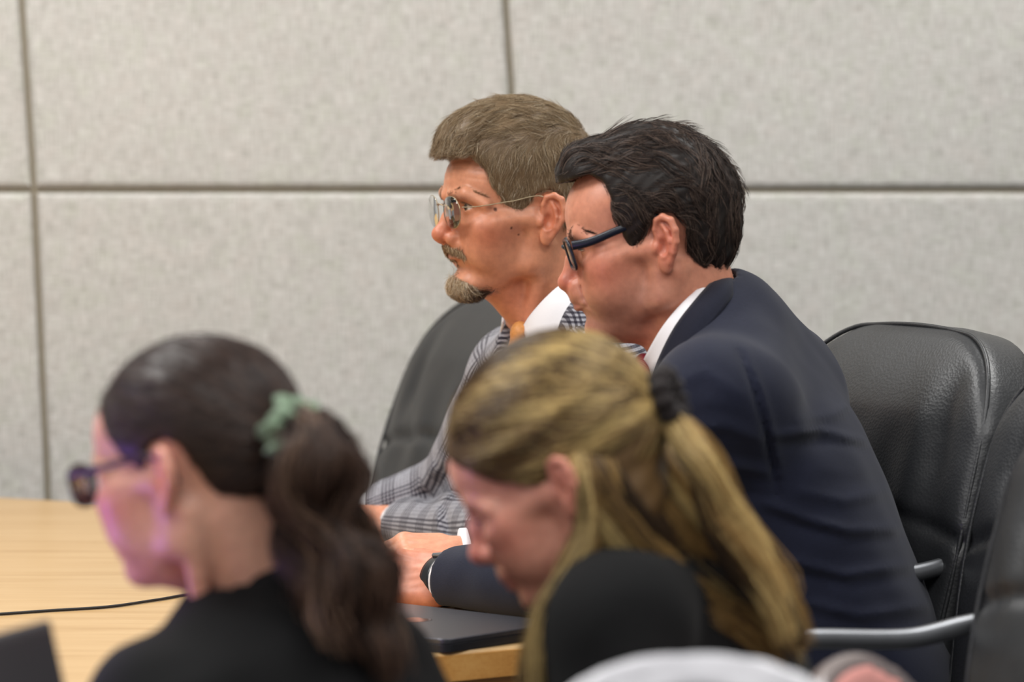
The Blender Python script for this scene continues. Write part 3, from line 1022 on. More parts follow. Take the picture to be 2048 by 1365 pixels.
def open_laptop(name, corner, wdir, tilt, w, h, label, lit, depth=0.21):
    """corner: hinge end; wdir: unit direction along the hinge; the screen faces the left of wdir turned..."""
    wd = np.array([wdir[0], wdir[1], 0.0]); wd /= np.linalg.norm(wd)
    nf = np.cross(wd, (0, 0, 1.0))           # towards the user
    up = np.array([0, 0, 1.0]) * math.cos(tilt) - nf * math.sin(tilt)
    nrm = np.cross(up, wd)
    if nrm @ nf < 0: nrm = -nrm
    o = np.array([corner[0], corner[1], TZ + 0.014])
    t = empty(name, (corner[0], corner[1], TZ), label, 'laptop')
    R = np.stack([wd, nrm, up], 1)
    v, f = bevel_box(o + wd * w / 2 + up * h / 2 - nrm * 0.003, (w / 2, 0.003, h / 2), 0.002, R)
    mesh_obj('lid', v, f, M_LAPTOPD, t, smooth=False)
    if lit:
        m, nt, b = new_mat('lit_screen')
        b.inputs['Base Color'].default_value = (0.02, 0.02, 0.03, 1)
        b.inputs['Emission Color'].default_value = (0.42, 0.20, 1.0, 1)
        b.inputs['Emission Strength'].default_value = lit
    else:
        m = mat_plain('dark_screen', (44, 42, 45), 0.5, 0, 0.3)
    v, f = bevel_box(o + wd * w / 2 + up * (h / 2 + 0.002) + nrm * 0.0006, (w / 2 - 0.006, 0.0006, h / 2 - 0.008), 0.0004, R)
    mesh_obj('screen', v, f, m, t, smooth=False)
    R2 = np.stack([wd, nf, np.array([0, 0, 1.0])], 1)
    v, f = bevel_box(np.array([corner[0], corner[1], TZ + 0.008]) + wd * w / 2 + nf * depth / 2, (w / 2, depth / 2, 0.0065), 0.003, R2)
    mesh_obj('base', v, f, M_LAPTOPD, t, smooth=False)
    v, f = bevel_box(np.array([corner[0], corner[1], TZ + 0.0148]) + wd * w / 2 + nf * 0.065, (w / 2 - 0.02, 0.05, 0.0008), 0.0004, R2)
    mesh_obj('keyboard', v, f, M_BLACKPLASTIC, t, smooth=False)
    return t

# tablet propped up at the lower left
ta = PX(95, 1240, 3.45)
t = empty('tablet', (ta[0], ta[1] - 0.13, TZ), 'dark grey tablet propped upright in the lower left corner', 'tablet')
wd = np.array([0.35, 0.94, 0.0]); wd /= np.linalg.norm(wd)
nf = np.cross(wd, (0, 0, 1.0))
tl = math.radians(14)
up = np.array([0, 0, 1.0]) * math.cos(tl) - nf * math.sin(tl)
nr = np.cross(wd, up); nr = nr if nr @ nf > 0 else -nr
R = np.stack([wd, nr, up], 1)
hh = (ta[2] - TZ - 0.002) / math.cos(tl)
cen = ta - wd * 0.14 - up * hh / 2
v, f = bevel_box(cen, (0.14, 0.004, hh / 2), 0.003, R)
cs_ = mesh_obj('case', v, f, mat_plain('tablet_case', (70, 68, 70), 0.6, 0, 0.4, 0.05), t, smooth=False)
v, f = bevel_box(cen + nr * 0.0042, (0.132, 0.0006, hh / 2 - 0.008), 0.0005, R)
mesh_obj('screen', v, f, mat_plain('dark_screen', (58, 56, 59), 0.45, 0, 0.4), t, smooth=False)
k0 = cen - nr * 0.004; foot = k0 - nf * 0.085; foot[2] = TZ + 0.003
kd = k0 - foot; kl = np.linalg.norm(kd); kd /= kl
kn = np.cross(wd, kd)
v, f = bevel_box((k0 + foot) / 2, (0.10, 0.0015, kl / 2), 0.001, np.stack([wd, kn, kd], 1))
mesh_obj('kickstand', v, f, M_BLACKPLASTIC, t, smooth=False)

# ------------------------------------------------------------------ leather chairs
def office_chair(name, loc, yaw, label, group, recline=13, arms=True, arm_front=120):
    A = frame_axes(yaw)
    t = empty(name, (loc[0], loc[1], 0), label, 'chair', group)
    fr = Frame((loc[0], loc[1], 0), A)       # x forward, y left, z up, mm; origin under the seat centre
    rc = math.radians(recline)
    # backrest: thick cushion with a rounded top, gently dished, welted edge, cross seam
    def back_local(L):
        # plane coordinates: s up along the back, y across, d forward from the back's mid plane
        x = L[:, 0] + 200; z = L[:, 2] - 500
        s = z * math.cos(rc) - x * math.sin(rc)
        d = x * math.cos(rc) + z * math.sin(rc)
        d = d - 16 * np.sin(np.clip(s / 610, 0, 1) * math.pi) - 30 * np.clip((s - 470) / 150, 0, 1) ** 2 * -1
        return s, L[:, 1], d
    def f_back(P, grow=0.0, thick=46.0):
        s, y, d = back_local(fr.l(P))
        hw = np.interp(s, [-40, 100, 330, 480, 620], [205, 235, 258, 252, 225])
        # rounded outline
        top = 612.0; r = 150.0
        qx = np.abs(y) - (hw - r); qz = np.maximum(s - (top - r), -(s + 20) )
        qz2 = np.where(s > 300, s - (top - r), -(s + 20) - 0.0)
        o1 = np.where(s > 300, np.sqrt(np.maximum(qx, 0) ** 2 + np.maximum(qz2, 0) ** 2) + np.minimum(np.maximum(qx, qz2), 0) - r,
                      np.maximum(qx - r, -(s + 20)))
        th = thick + 14 * np.clip(-o1 / 120, 0, 1) - np.where(d > 0, 9 * np.exp(-((s - 365 + 0.00045 * y * y) / 9) ** 2), 0)
        # folds pulling into the cross seam
        if grow == 0.0:
            th = th + np.where(d > 0, 3.2 * np.exp(-((s - 365) / 75) ** 2) * np.sin(y / 17.0 + 0.6 * np.sin(s / 30.0)), 0)
            th = th - 10 * np.where(d > 0, np.exp(-((np.abs(y) - 175 + (s - 300) * 0.05) / 24) ** 2) * np.clip((s - 370) / 60, 0, 1) * np.clip((570 - s) / 100, 0, 1), 0)
        dd = np.abs(d) - th
        rd_ = 20.0
        a_, b_ = o1 + rd_, dd + rd_
        f = np.sqrt(np.maximum(a_, 0) ** 2 + np.maximum(b_, 0) ** 2) + np.minimum(np.maximum(a_, b_), 0) - rd_
        return f * 0.001
    lo = fr.o + np.array([-0.55, -0.55, 0.40]); hi = fr.o + np.array([0.55, 0.55, 1.2])
    v, q = surface(f_back, lo, hi, 0.007, slack=0.02)
    v = relax(v, q, 2, 0.4)
    br = mesh_obj('backrest', v, q, M_LEATHER, t)
    # welt along the front edge and the cross seam
    def on_back(s, y, d):
        d0 = d + 16 * math.sin(min(max(s / 610, 0), 1) * math.pi) - 30 * min(max((s - 470) / 150, 0), 1) ** 2
        x = d0 * math.cos(rc) - s * math.sin(rc); z = d0 * math.sin(rc) + s * math.cos(rc)
        return fr.w((x - 200, y, z + 500))
    pts = []
    for s in (0, 100, 200, 300, 400): pts.append(on_back(s, np.interp(s, [-40, 100, 330, 480, 620], [205, 235, 258, 252, 225]) - 9, 42))
    for k in range(1, 8):
        a = math.radians(90 * k / 7)
        pts.append(on_back(462 + 142 * math.sin(a), 98 + 142 * math.cos(a), 40))
    pts2 = [p for p in pts]
    mir = []
    for s in (0, 100, 200, 300, 400): mir.append(on_back(s, -(np.interp(s, [-40, 100, 330, 480, 620], [205, 235, 258, 252, 225]) - 9), 42))
    for k in range(1, 8):
        a = math.radians(90 * k / 7)
        mir.append(on_back(462 + 142 * math.sin(a), -(98 + 142 * math.cos(a)), 40))
    v, f = tube_path(pts2 + mir[::-1], 0.0032, 120, 6)
    mesh_obj('welt', v, f, M_LEATHER, br)
    # seat
    def f_seat(P):
        L = fr.l(P)
        d = sd_box(L, (30, 0, 465), (245, 250, 48), 40)
        return (d - 8 * np.exp(-((L[:, 0] - 30) / 150) ** 2 - (L[:, 1] / 170) ** 2) * (L[:, 2] > 465)) * 0.001
    v, q = surface(f_seat, fr.o + np.array([-0.42, -0.42, 0.38]), fr.o + np.array([0.42, 0.42, 0.56]), 0.014)
    mesh_obj('seat', v, q, M_LEATHER, t)
    if arms:
        for s in (-1, 1):
            y = 285 * s
            pts = [(-300, y * 0.9, 640), (-325, y * 0.96, 770), (-300, y, 800), (-150, y, 803), (arm_front - 40, y, 800), (arm_front, y, 785), (arm_front - 20, y, 700), (arm_front - 60, y * 0.9, 560), (arm_front - 80, y * 0.8, 440)]
            v, f = tube_path([fr.w(p) for p in pts], [0.011] * 9, 80, 10)
            mesh_obj('armrest', v, f, M_GREYMETAL, t)
    v, f = tube_path([fr.w((0, 0, 425)), fr.w((0, 0, 250)), fr.w((0, 0, 95))], 0.028, 8, 14)
    mesh_obj('column', v, f, M_BLACKSTEEL, t)
    for k in range(5):
        a = math.radians(72 * k + 20)
        e = (310 * math.cos(a), 310 * math.sin(a))
        v, f = tube_path([fr.w((0, 0, 110)), fr.w((e[0] * 0.6, e[1] * 0.6, 92)), fr.w((e[0], e[1], 72))], [0.026, 0.020, 0.014], 8, 8)
        mesh_obj('base_arm', v, f, M_BLACKSTEEL, t)
        v, f = tube_path([fr.w((e[0] - 14 * math.sin(a), e[1] + 14 * math.cos(a), 29)), fr.w((e[0] + 14 * math.sin(a), e[1] - 14 * math.cos(a), 29))], 0.029, 3, 16)
        mesh_obj('caster', v, f, M_BLACKPLASTIC, t)
    return t
# ------------------------------------------------------------------ chairs in the room
office_chair('office_chair', (0.245, 5.07), 28, 'black leather office chair right behind the man in the navy suit', 'black leather office chairs', arms=False)
office_chair('office_chair', (0.485, 4.62), 28, 'black leather office chair at the right picture edge, between two others', 'black leather office chairs', arm_front=30)
office_chair('office_chair', (0.43, 4.03), 28, 'nearest black leather chair, cut off by the lower right corner, under the blonde woman', 'black leather office chairs')
office_chair('office_chair', (-0.33, 6.05), 24, 'black leather office chair beyond the grey haired man, against the wall', 'black leather office chairs', recline=17, arms=False)

# ------------------------------------------------------------------ bodies
class Loft:
    """elliptic body section swept along a straight axis; nodes (t, half width, half depth, depth shift)"""
    def __init__(self, a, b, left, nodes):
        self.a = np.asarray(a, dtype=float); self.b = np.asarray(b, dtype=float)
        self.L = np.linalg.norm(self.b - self.a)
        self.ax = (self.b - self.a) / self.L
        l = np.asarray(left, dtype=float); l = l - (l @ self.ax) * self.ax; self.l = l / np.linalg.norm(l)
        self.f = np.cross(self.l, self.ax)          # forward
        n = np.array(nodes, dtype=float)
        tt = np.linspace(n[0, 0], n[-1, 0], 80)
        self.tt = tt; self.tab = cub(tt, n[:, 0], n[:, 1:])
    def coords(self, P):
        q = P - self.a
        return q @ self.ax / self.L, q @ self.l, q @ self.f
    def sd(self, P, grow=0.0, e=2.3):
        t, y, d = self.coords(P)
        w = np.interp(t, self.tt, self.tab[:, 0]) + grow
        h = np.interp(t, self.tt, self.tab[:, 1]) + grow
        s = np.interp(t, self.tt, self.tab[:, 2])
        k = (np.abs(y / w) ** e + np.abs((d - s) / h) ** e) ** (1 / e)
        f = (k - 1) * np.minimum(w, h)
        cap = np.maximum(self.tt[0] - t, t - self.tt[-1]) * self.L
        return smax(f, cap, 0.03)

def px_of(P):
    return 1024 + F_PX * P[:, 0] / P[:, 1], H0 + F_PX * (CAM_Z - P[:, 2]) / P[:, 1]

def folds(P, lst, ycut):
    """ridges (amp > 0) and creases (amp < 0) of cloth on the near side; polylines were read off the photograph"""
    px, py = px_of(P)
    s = P[:, 1] / F_PX
    out = np.zeros(len(P), dtype=np.float32)
    q = np.stack([px, py], 1).astype(np.float32)
    for pts, amp, wid in lst:
        d = None
        for i in range(len(pts) - 1):
            a = np.array(pts[i], dtype=np.float32); b = np.array(pts[i + 1], dtype=np.float32)
            e = b - a; h = np.clip(((q - a) @ e) / float(e @ e), 0, 1)
            dd = q - a - h[:, None] * e
            r = np.sqrt((dd * dd).sum(1))
            tt = (i + h) / (len(pts) - 1)
            if d is None: d, T = r, tt
            else:
                T = np.where(r < d, tt, T); d = np.minimum(d, r)
        out += amp * np.exp(-(d / wid) ** 2) * np.sin(np.clip(T * 0.86 + 0.07, 0, 1) * math.pi) ** 0.5
    return out * np.clip((ycut - P[:, 1]) / 0.03, 0, 1)

def ripple(P, s, a):
    x, y, z = P[:, 0] * s, P[:, 1] * s, P[:, 2] * s
    return a * (np.sin(x * 1.7 + 2.1 * np.sin(z * 0.9 + y)) * np.sin(z * 1.3 + 1.6 * np.sin(y * 1.1 - x)) + 0.5 * np.sin(2.9 * z + 1.7 * y + 2 * np.sin(x * 1.9)))

def hand_sdf(P, wrist, fdir, back, thumb_sign, curl, spread=0.12, thumb=(0.5, -0.35)):
    """five fingered hand; fdir towards the knuckles, back = normal of the back of the hand (metres out)"""
    x = np.asarray(fdir, dtype=float); x /= np.linalg.norm(x)
    z = np.asarray(back, dtype=float); z = z - (z @ x) * x; z /= np.linalg.norm(z)
    y = np.cross(z, x) * thumb_sign
    A = np.stack([x, y, z], 1)
    L = (((P - wrist) @ A) * 1000).astype(np.float32)
    f = sd_cap(L, (-60, 0, 0), (8, 0, 0), 27, 25)
    f = smin(f, sd_ell(L, (18, 0, 0), (34, 30, 17)), 12)
    f = smin(f, sd_box(L, (52, 0, 0), (36, 39, 14), 12), 14)
    f = smin(f, sd_ell(L, (32, 26, -8), (30, 16, 15)), 12)            # ball of the thumb
    f = smin(f, sd_ell(L, (36, -26, -6), (32, 13, 13)), 12)
    lens = [(44, 26, 22), (49, 30, 23), (45, 28, 23), (35, 21, 20)]
    ys = [29, 10, -10, -28]
    for i in range(4):
        p = np.array([82 - abs(i - 1.2) * 4.0, ys[i], 2.0]); ang = 0.0
        d0 = np.array([math.cos(spread * (1.3 - i)), math.sin(spread * (1.3 - i)), 0])
        pts = [p - d0 * 22, p]; rad = [9.5, 10.0]
        for k in range(3):
            ang += curl[i][k] if isinstance(curl[0], (list, tuple)) else curl[k]
            dv = d0 * math.cos(ang) + np.array([0, 0, -1.0]) * math.sin(ang)
            p = p + dv * lens[i][k]
            pts.append(p); rad.append([8.8, 8.0, 6.8][k] * (0.9 if i == 3 else 1.0))
        f = smin(f, sd_chain(L, pts, rad, 1.0), 5)
        # knuckle
        f = smin(f, sd_sph(L, (80 - abs(i - 1.2) * 4.0, ys[i], 5), 9.0), 5)
    a, b = thumb
    p0 = np.array([14, 30, -6.0]); d1 = np.array([math.cos(a), math.sin(a), -0.25]); d1 /= np.linalg.norm(d1)
    p1 = p0 + d1 * 44; d2 = np.array([math.cos(a + b), math.sin(a + b), -0.3]); d2 /= np.linalg.norm(d2)
    p2 = p1 + d2 * 32; d3 = np.array([math.cos(a + 2 * b), math.sin(a + 2 * b), -0.35]); d3 /= np.linalg.norm(d3)
    p3 = p2 + d3 * 25
    f = smin(f, sd_chain(L, [p0, p1, p2, p3], [13, 11, 9.8, 7.8], 1.0), 6)
    # tendons
    for i in range(4):
        f = f - 0.9 * np.exp(-((L[:, 1] - ys[i] * (0.35 + L[:, 0] / 130)) / 3.5) ** 2) * np.clip((L[:, 2]) / 8, 0, 1) * np.clip((L[:, 0] - 12) / 30, 0, 1) * np.clip((85 - L[:, 0]) / 20, 0, 1)
    return f * 0.001

def bbox(pts, m):
    pts = np.asarray(pts); return pts.min(0) - m, pts.max(0) + m

def mk_frame(earpx, Yc, yaw, pitch, roll, s):
    A = frame_axes(yaw, pitch, roll)
    e = PX(earpx[0], earpx[1], Yc - 0.072 * s)
    return Frame(e - A[:, 1] * 0.072 * s, A, s)

def legs_sdf(P, hip, fwd, left, knee_h, reach):
    """seated legs from the hips to the floor"""
    f = None
    for s in (-1, 1):
        h = hip + left * 0.09 * s
        k = h + fwd * reach + left * 0.03 * s; k[2] = knee_h
        an = k + fwd * 0.02; an[2] = 0.09
        d = sd_chain(P, [h, k, an], [0.085, 0.062, 0.046], 0.03)
        f = d if f is None else smin(f, d, 0.03)
    return f

def shoes(person, hip, fwd, left, knee_h, reach, mat):
    for s in (-1, 1):
        k = hip + left * 0.12 * s + fwd * (reach + 0.02)
        heel = np.array([k[0], k[1], 0.045]) - fwd * 0.05
        toe = heel + fwd * 0.21; toe[2] = 0.036
        fn = lambda P: np.maximum(sd_chain(P, [heel + (0, 0, 0.05), heel, toe], [0.04, 0.043, 0.034], 0.02), 0.002 - P[:, 2])
        lo, hi = bbox([heel, toe, heel + (0, 0, 0.06)], 0.07); lo[2] = -0.006
        v, q = surface(fn, lo, hi, 0.009)
        mesh_obj('shoe', v, q, mat, person)

def hair_field(vols, skull, mask_poly, shell, p, groove=None, soft=5.0):
    """field of the hair mass in local mm"""
    def f(L):
        d = None
        for c, r in vols:
            e = sd_ell(L, c, r)
            d = e if d is None else smin(d, e, 14)
        if skull is not None:
            for c, r in skull:
                d = smin(d, sd_ell(L, c, r) - shell, 6)
        if groove is not None: d = d + groove(L)
        return smax(d, poly_sd(L[:, 0], L[:, 2], mask_poly), soft)
    return f

SKULL = [((-2, 0, 50), (96, 74, 78)), ((46, 0, 46), (57, 63, 54)), ((-42, 0, 20), (50, 60, 52))]

def roots_on(v_local, n, rng, cond=None):
    i = np.arange(len(v_local))
    if cond is not None: i = i[cond(v_local)]
    k = rng.choice(i, n, replace=True)
    return v_local[k] + rng.normal(0, 1.0, (n, 3))

def eyeglasses(person, fr, lens_w, lens_h, power, r_frame, mat, cx=34, x0=113, z0=3, tilt=0.12, wrap=0.10, rim=True, temple_r=None, temple_h=1.0, ear=(-6, 80, 18), temple_z=0.6, flat=1.0):
    n = 40
    def outline(side, grow=0.0):
        pts = []
        for k in range(n):
            a = 2 * math.pi * k / n
            ca, sa = math.cos(a), math.sin(a)
            u = (lens_w / 2 + grow) * np.sign(ca) * abs(ca) ** (2 / power)
            w = (lens_h / 2 + grow) * np.sign(sa) * abs(sa) ** (2 / power)
            if w < 0: u *= 1 - 0.08 * (-w / lens_h)
            y = cx + u
            pts.append((x0 - tilt * (-w) * 1.0 - wrap * (y - cx) - 0.0009 * (y - 20) ** 2, side * y, z0 + w))
        return np.array(pts)
    front = []
    for s in (-1, 1):
        o = outline(s)
        loop = np.concatenate([o, o[:1]])
        T = fr.w(loop)
        front.append(tubes(np.concatenate([T, T[1:2]])[None], (r_frame if rim else 0.45) * fr.mm(), 8, ref=tuple(fr.A[:, 0])))
    zb = z0 + lens_h * 0.18
    yb = cx - lens_w / 2
    bx = x0 - wrap * (yb - cx) - 0.0009 * (yb - 20) ** 2
    S = spline([(bx, yb, zb), (bx + 4, yb * 0.4, zb + 3), (bx + 4, -yb * 0.4, zb + 3), (bx, -yb, zb)], 16)
    front.append(tubes(fr.w(S)[None], r_frame * fr.mm() * (1.0 if temple_h == 1.0 else 1.3), 8, ref=tuple(fr.A[:, 0])))
    v, q, _ = join_arrays(front)
    g = mesh_obj('eyeglasses', v, q, mat, person)
    for s in (-1, 1):
        o = outline(s)
        ctr = o.mean(0) + np.array([0.6, 0, 0])
        L1 = o + np.array([0.7, 0, 0]); L2 = o - np.array([0.7, 0, 0])
        vv = np.concatenate([L1, L2, [ctr + (0.9, 0, 0)], [ctr - (0.5, 0, 0)]])
        ff = []
        for k in range(n):
            j = (k + 1) % n
            ff += [(2 * n, k, j), (2 * n + 1, n + j, n + k), (k, n + k, n + j, j)]
        mesh_obj('lens', fr.w(vv), ff, M_LENS, g)
        # temple arm
        tr = temple_r or r_frame
        yo = cx + lens_w / 2 + 2
        zt = z0 + lens_h / 2 * temple_z
        P0 = np.array([x0 - wrap * (yo - cx) - 0.0009 * (yo - 20) ** 2 - 1, s * yo, zt])
        P1 = P0 + np.array([-14, s * 3.0, 0.5])
        P3 = np.array([ear[0], s * ear[1], ear[2]]); P2 = (P1 * 0.5 + P3 * 0.5) + np.array([0, s * 2, 1.0])
        P4 = P3 + np.array([-12, -s * 2, -9]); P5 = P4 + np.array([-6, -s * 2, -16])
        path = np.array([P0, P1, P2, P3, P4, P5])
        S = spline(path, 40)
        v, q = tubes(fr.w(S)[None], tr * fr.mm(), 8, ref=tuple(fr.A[:, 1]))
        if temple_h != 1.0:
            # flat bar: stretch the section upwards
            L = fr.l(v).astype(float).reshape(40, 8, 3)
            cen = L.mean(1, keepdims=True)
            k = np.linspace(1, 0.7, 40)[:, None]
            L[:, :, 2] = cen[:, :, 2] + (L[:, :, 2] - cen[:, :, 2]) * temple_h * k
            v = fr.w(L.reshape(-1, 3))
        mesh_obj('temple', v, q, mat, g)
    return g

def mirror_plane(o, n):
    n = np.asarray(n, dtype=float) / np.linalg.norm(n)
    return lambda p: np.asarray(p) - 2 * ((np.asarray(p) - o) @ n) * n
# ------------------------------------------------------------------ man in the navy suit
def comb_locks(f, centres, per, flow, length, steps, rng, level, spread, wave, lift=0.0):
    n = len(centres) * per
    roots = np.repeat(centres, per, 0) + rng.normal(0, spread, (n, 3))
    k = len(centres)
    P = roots.astype(np.float32)
    lev = np.repeat(rng.uniform(level[0], level[1], k), per) + rng.normal(0, 0.9, n)
    jit = np.repeat(rng.normal(0, 0.22, (k, 3)), per, 0) + rng.normal(0, 0.05, (n, 3))
    ln = np.repeat(rng.uniform(0.65, 1.2, k), per) * length * rng.uniform(0.85, 1.1, n)
    ph = np.repeat(rng.uniform(0, 6.28, k), per)
    wf = np.repeat(rng.uniform(0.6, 1.2, k), per)
    out = []
    for s in range(steps):
        g = grad(f, P, 1.5)
        t = s / (steps - 1)
        tgt = lev - 4.0 * (1 - t) ** 3 + lift * t * t
        P = P - g * np.clip(f(P) - tgt, -5, 5)[:, None]
        out.append(P.copy())
        d = flow(P) + jit
        d = d - (d * g).sum(1)[:, None] * g
        d /= np.linalg.norm(d, axis=1, keepdims=True) + 1e-6
        d = d + np.cross(g, d) * (wave * np.sin(6.28 * wf * t + ph))[:, None]
        P = (P + d * (ln / (steps - 1))[:, None]).astype(np.float32)
    return np.stack(out, 1)

def man_navy():
    rng = np.random.default_rng(5)
    YC = 4.95
    fr = mk_frame((1318, 500), YC, -3, 9, 0, 1.06)
    p = dict(lid_up=0.4, lid_lo=1.6, lid_shift=-2.2, ear_s=1.04, ear_tilt=-6, ear_z=4, stubble=(150, 108, 92), lip_u=3.6, lip_l=4.6,
             jaw_w=1.08, cheek=3, nasolabial=2.0, smile=-3.0, cran_x=4, tip_x=1, eye_z=5, mouth_z=9, mouth_x=10, chin_x=6)
    hipc = PX(1690, 1385, 4.99)
    nb = PX(1440, 640, 4.96)
    ty = math.radians(12)
    left = np.array([-math.sin(ty), -math.cos(ty), 0])
    fwd = np.array([-math.cos(ty), math.sin(ty), 0])
    person = empty('person', (hipc[0], hipc[1], 0), 'dark haired man in a navy suit and black glasses looking down, hands clasped', 'person')
    neck0 = fr.w((-20, 0, -22)); neck1 = PX(1408, 735, 4.96)
    def neck(P):
        d = sd_cap(P, neck0, neck1, 0.059, 0.066)
        L = fr.l(P); S = L.copy(); S[:, 1] = np.abs(S[:, 1])
        d = d / fr.mm()
        d = smin(d, sd_cap(S, (-14, 56, -28), (5, 26, -125), 13, 11), 16)
        d = smin(d, sd_ell(S, (42, 0, -84), (38, 34, 22)), 20)      # soft underside of the chin
        return d
    v, q, c = build_head(fr, p, neck, fr.o - np.array([0.17, 0.14, 0.19]), fr.o + np.array([0.17, 0.14, 0.16]), 0.0017,
                         ((203, 140, 113), (196, 94, 76), (160, 84, 74)), None)
    parts = [(v, q, c)]
    # torso under the clothes and both hands belong to the same body
    torso = Loft(hipc, nb, left, [(0, .16, .10, 0), (.3, .15, .095, 0), (.6, .165, .10, 0), (.8, .16, .085, 0), (.95, .08, .06, 0), (1.05, .05, .05, 0)])
    SL = PX(1422, 802, 4.785); SR = SL - left * 0.36 + np.array([0, 0, 0.0])
    EL = np.array([0.135, 4.87, 0.795]); WL = PX(903, 1163, 5.13)
    ER = np.array([0.17, 5.27, 0.80]); WR = PX(926, 1112, 5.23)
    def fb(P):
        d = torso.sd(P, -0.012)
        d = smin(d, sd_chain(P, [SL, EL, WL], [0.05, 0.04, 0.027], 0.01), 0.03)
        return smin(d, sd_chain(P, [SR, ER, WR], [0.05, 0.04, 0.027], 0.01), 0.03)
    lo, hi = bbox([hipc, nb, SL, SR, EL, ER, WL, WR], 0.12)
    v, q = surface(fb, lo, hi, 0.012, slack=0.03)
    cs = s2l((200, 140, 115))
    parts.append((v, q, np.tile(cs, (len(v), 1))))
    wl = WL + np.array([0.0, 0.0, 0.0])
    fh = lambda P: hand_sdf(P, wl, (-0.92, 0.32, 0.02), (0.10, -0.80, 0.60), -1, [(0.5, 0.9, 0.5), (0.55, 0.95, 0.5), (0.6, 1.0, 0.5), (0.6, 1.0, 0.5)], 0.06, (0.35, -0.1))
    lo, hi = bbox([wl, wl + np.array([-0.19, 0.05, 0.0])], 0.08)
    vh, qh = surface(fh, lo, hi, 0.0023, slack=0.006)
    hc = lerp_col(np.tile(s2l((200, 132, 104)), (len(vh), 1)), s2l((188, 96, 76)), np.clip(1 - (vh[:, 2] - 0.74) / 0.06, 0, 0.0) + np.clip((wl[0] - 0.06 - vh[:, 0]) / 0.05, 0, 0.5))
    parts.append((vh, qh, hc))
    wr = WR
    fh = lambda P: hand_sdf(P, wr, (-0.93, -0.30, 0.06), (0.0, -0.45, 0.9), 1, [(0.5, 0.6, 0.4)] * 4, 0.06, (0.3, -0.2))
    lo, hi = bbox([wr, wr + np.array([-0.19, -0.04, 0.0])], 0.08)
    vh, qh = surface(fh, lo, hi, 0.0023, slack=0.006)
    parts.append((vh, qh, np.tile(s2l((212, 152, 122)), (len(vh), 1))))
    v, q, c = join_arrays(parts)
    mesh_obj('body', v, q, M_SKIN, person, col=c)
    for s in (-1, 1): eye_part(fr, s, person, M_EYE, (1, 0, -0.7), 5)
    eyelashes(fr, p, person, M_LASH)

    # jacket
    jk = Loft(hipc, nb, left, [(-.06, .19, .145, 0.0), (.0, .188, .142, 0.0), (.22, .18, .135, 0.0), (.45, .185, .13, 0.0), (.65, .19, .122, 0.004), (.8, .175, .10, 0.006), (.9, .125, .078, 0.004), (1.0, .078, .058, 0.0), (1.03, .07, .05, 0)])
    FL = [([(1548, 872), (1640, 860), (1732, 884)], 0.0046, 9), ([(1560, 892), (1660, 884), (1745, 902)], -0.0021, 9),
          ([(1600, 846), (1672, 828), (1728, 792)], 0.0034, 10), ([(1590, 815), (1670, 780), (1705, 745)], -0.0013, 16),
          ([(1530, 1006), (1620, 1040), (1700, 1062), (1790, 1058)], 0.0046, 10), ([(1530, 1030), (1620, 1062), (1700, 1082), (1800, 1080)], -0.0021, 10),
          ([(1600, 985), (1690, 1002), (1770, 985)], 0.0034, 10), ([(1640, 958), (1700, 965), (1765, 955)], -0.0013, 12),
          ([(1560, 1118), (1690, 1150), (1812, 1132)], 0.0042, 10), ([(1570, 1142), (1700, 1172), (1822, 1156)], -0.0019, 11),
          ([(1610, 1205), (1720, 1232), (1850, 1212)], 0.0038, 10), ([(1620, 1230), (1730, 1258), (1858, 1240)], -0.0017, 11), ([(1500, 1080), (1580, 1130), (1660, 1200)], -0.0013, 16),
          ([(1480, 705), (1508, 780), (1530, 860), (1545, 930), (1556, 1000)], -0.0060, 7), ([(1490, 700), (1520, 780), (1545, 870), (1560, 950)], 0.0026, 9),
          ([(1345, 770), (1410, 745), (1485, 795)], 0.0030, 14), ([(1345, 842), (1430, 820), (1505, 842)], -0.0015, 11),
          ([(1360, 868), (1450, 852), (1520, 880)], 0.0038, 11), ([(1380, 925), (1460, 905), (1530, 920)], -0.0015, 11),
          ([(1400, 950), (1470, 934), (1538, 948)], 0.0034, 10), ([(1420, 1000), (1480, 985), (1548, 1000)], -0.0015, 11), ([(1500, 600), (1470, 640), (1440, 690)], -0.0013, 14)]
    def fj(P):
        d = jk.sd(P)
        d = smin(d, sd_cap(P, nb - np.array([0, 0, 0.012]), SL + np.array([0.03, 0.03, -0.005]), 0.066, 0.078), 0.045)
        d = smin(d, sd_cap(P, nb - np.array([0, 0, 0.012]), SR + np.array([0.03, -0.03, -0.005]), 0.066, 0.078), 0.045)
        arm = sd_chain(P, [SL, EL + (0, 0, 0.012), WL + (WL - EL) * 0.12], [0.077, 0.060, 0.041], 0.02)
        arm2 = sd_chain(P, [SR, ER + (0, 0, 0.012), WR + (WR - ER) * 0.12], [0.083, 0.063, 0.041], 0.02)
        ax1 = (WL - EL) / np.linalg.norm(WL - EL); ax2 = (WR - ER) / np.linalg.norm(WR - ER)
        arm = smax(arm, (P - WL) @ ax1 + 0.006, 0.004); arm2 = smax(arm2, (P - WR) @ ax2 + 0.006, 0.004)
        d = np.minimum(smin(d, arm, 0.022), d); d = np.minimum(smin(d, arm2, 0.03), d)
        d = np.maximum(d, TZ + 0.003 - P[:, 2] - 10 * (P[:, 0] > 0.17))
        # neck opening and front V
        d = smax(d, -sd_cap(P, neck0, neck1, 0.062, 0.070), 0.008)
        vfront = sd_chain(P, [PX(1380, 690, 4.955), PX(1300, 790, 4.965), PX(1290, 1000, 4.975)], [0.06, 0.05, 0.02])
        d = smax(d, -vfront, 0.01)
        d = d - folds(P, FL, 4.98) - ripple(P, 22, 0.0012)
        return d
    lo, hi = bbox([hipc - (0, 0, .02), nb, SL, SR, EL, ER, WL, WR], 0.17)
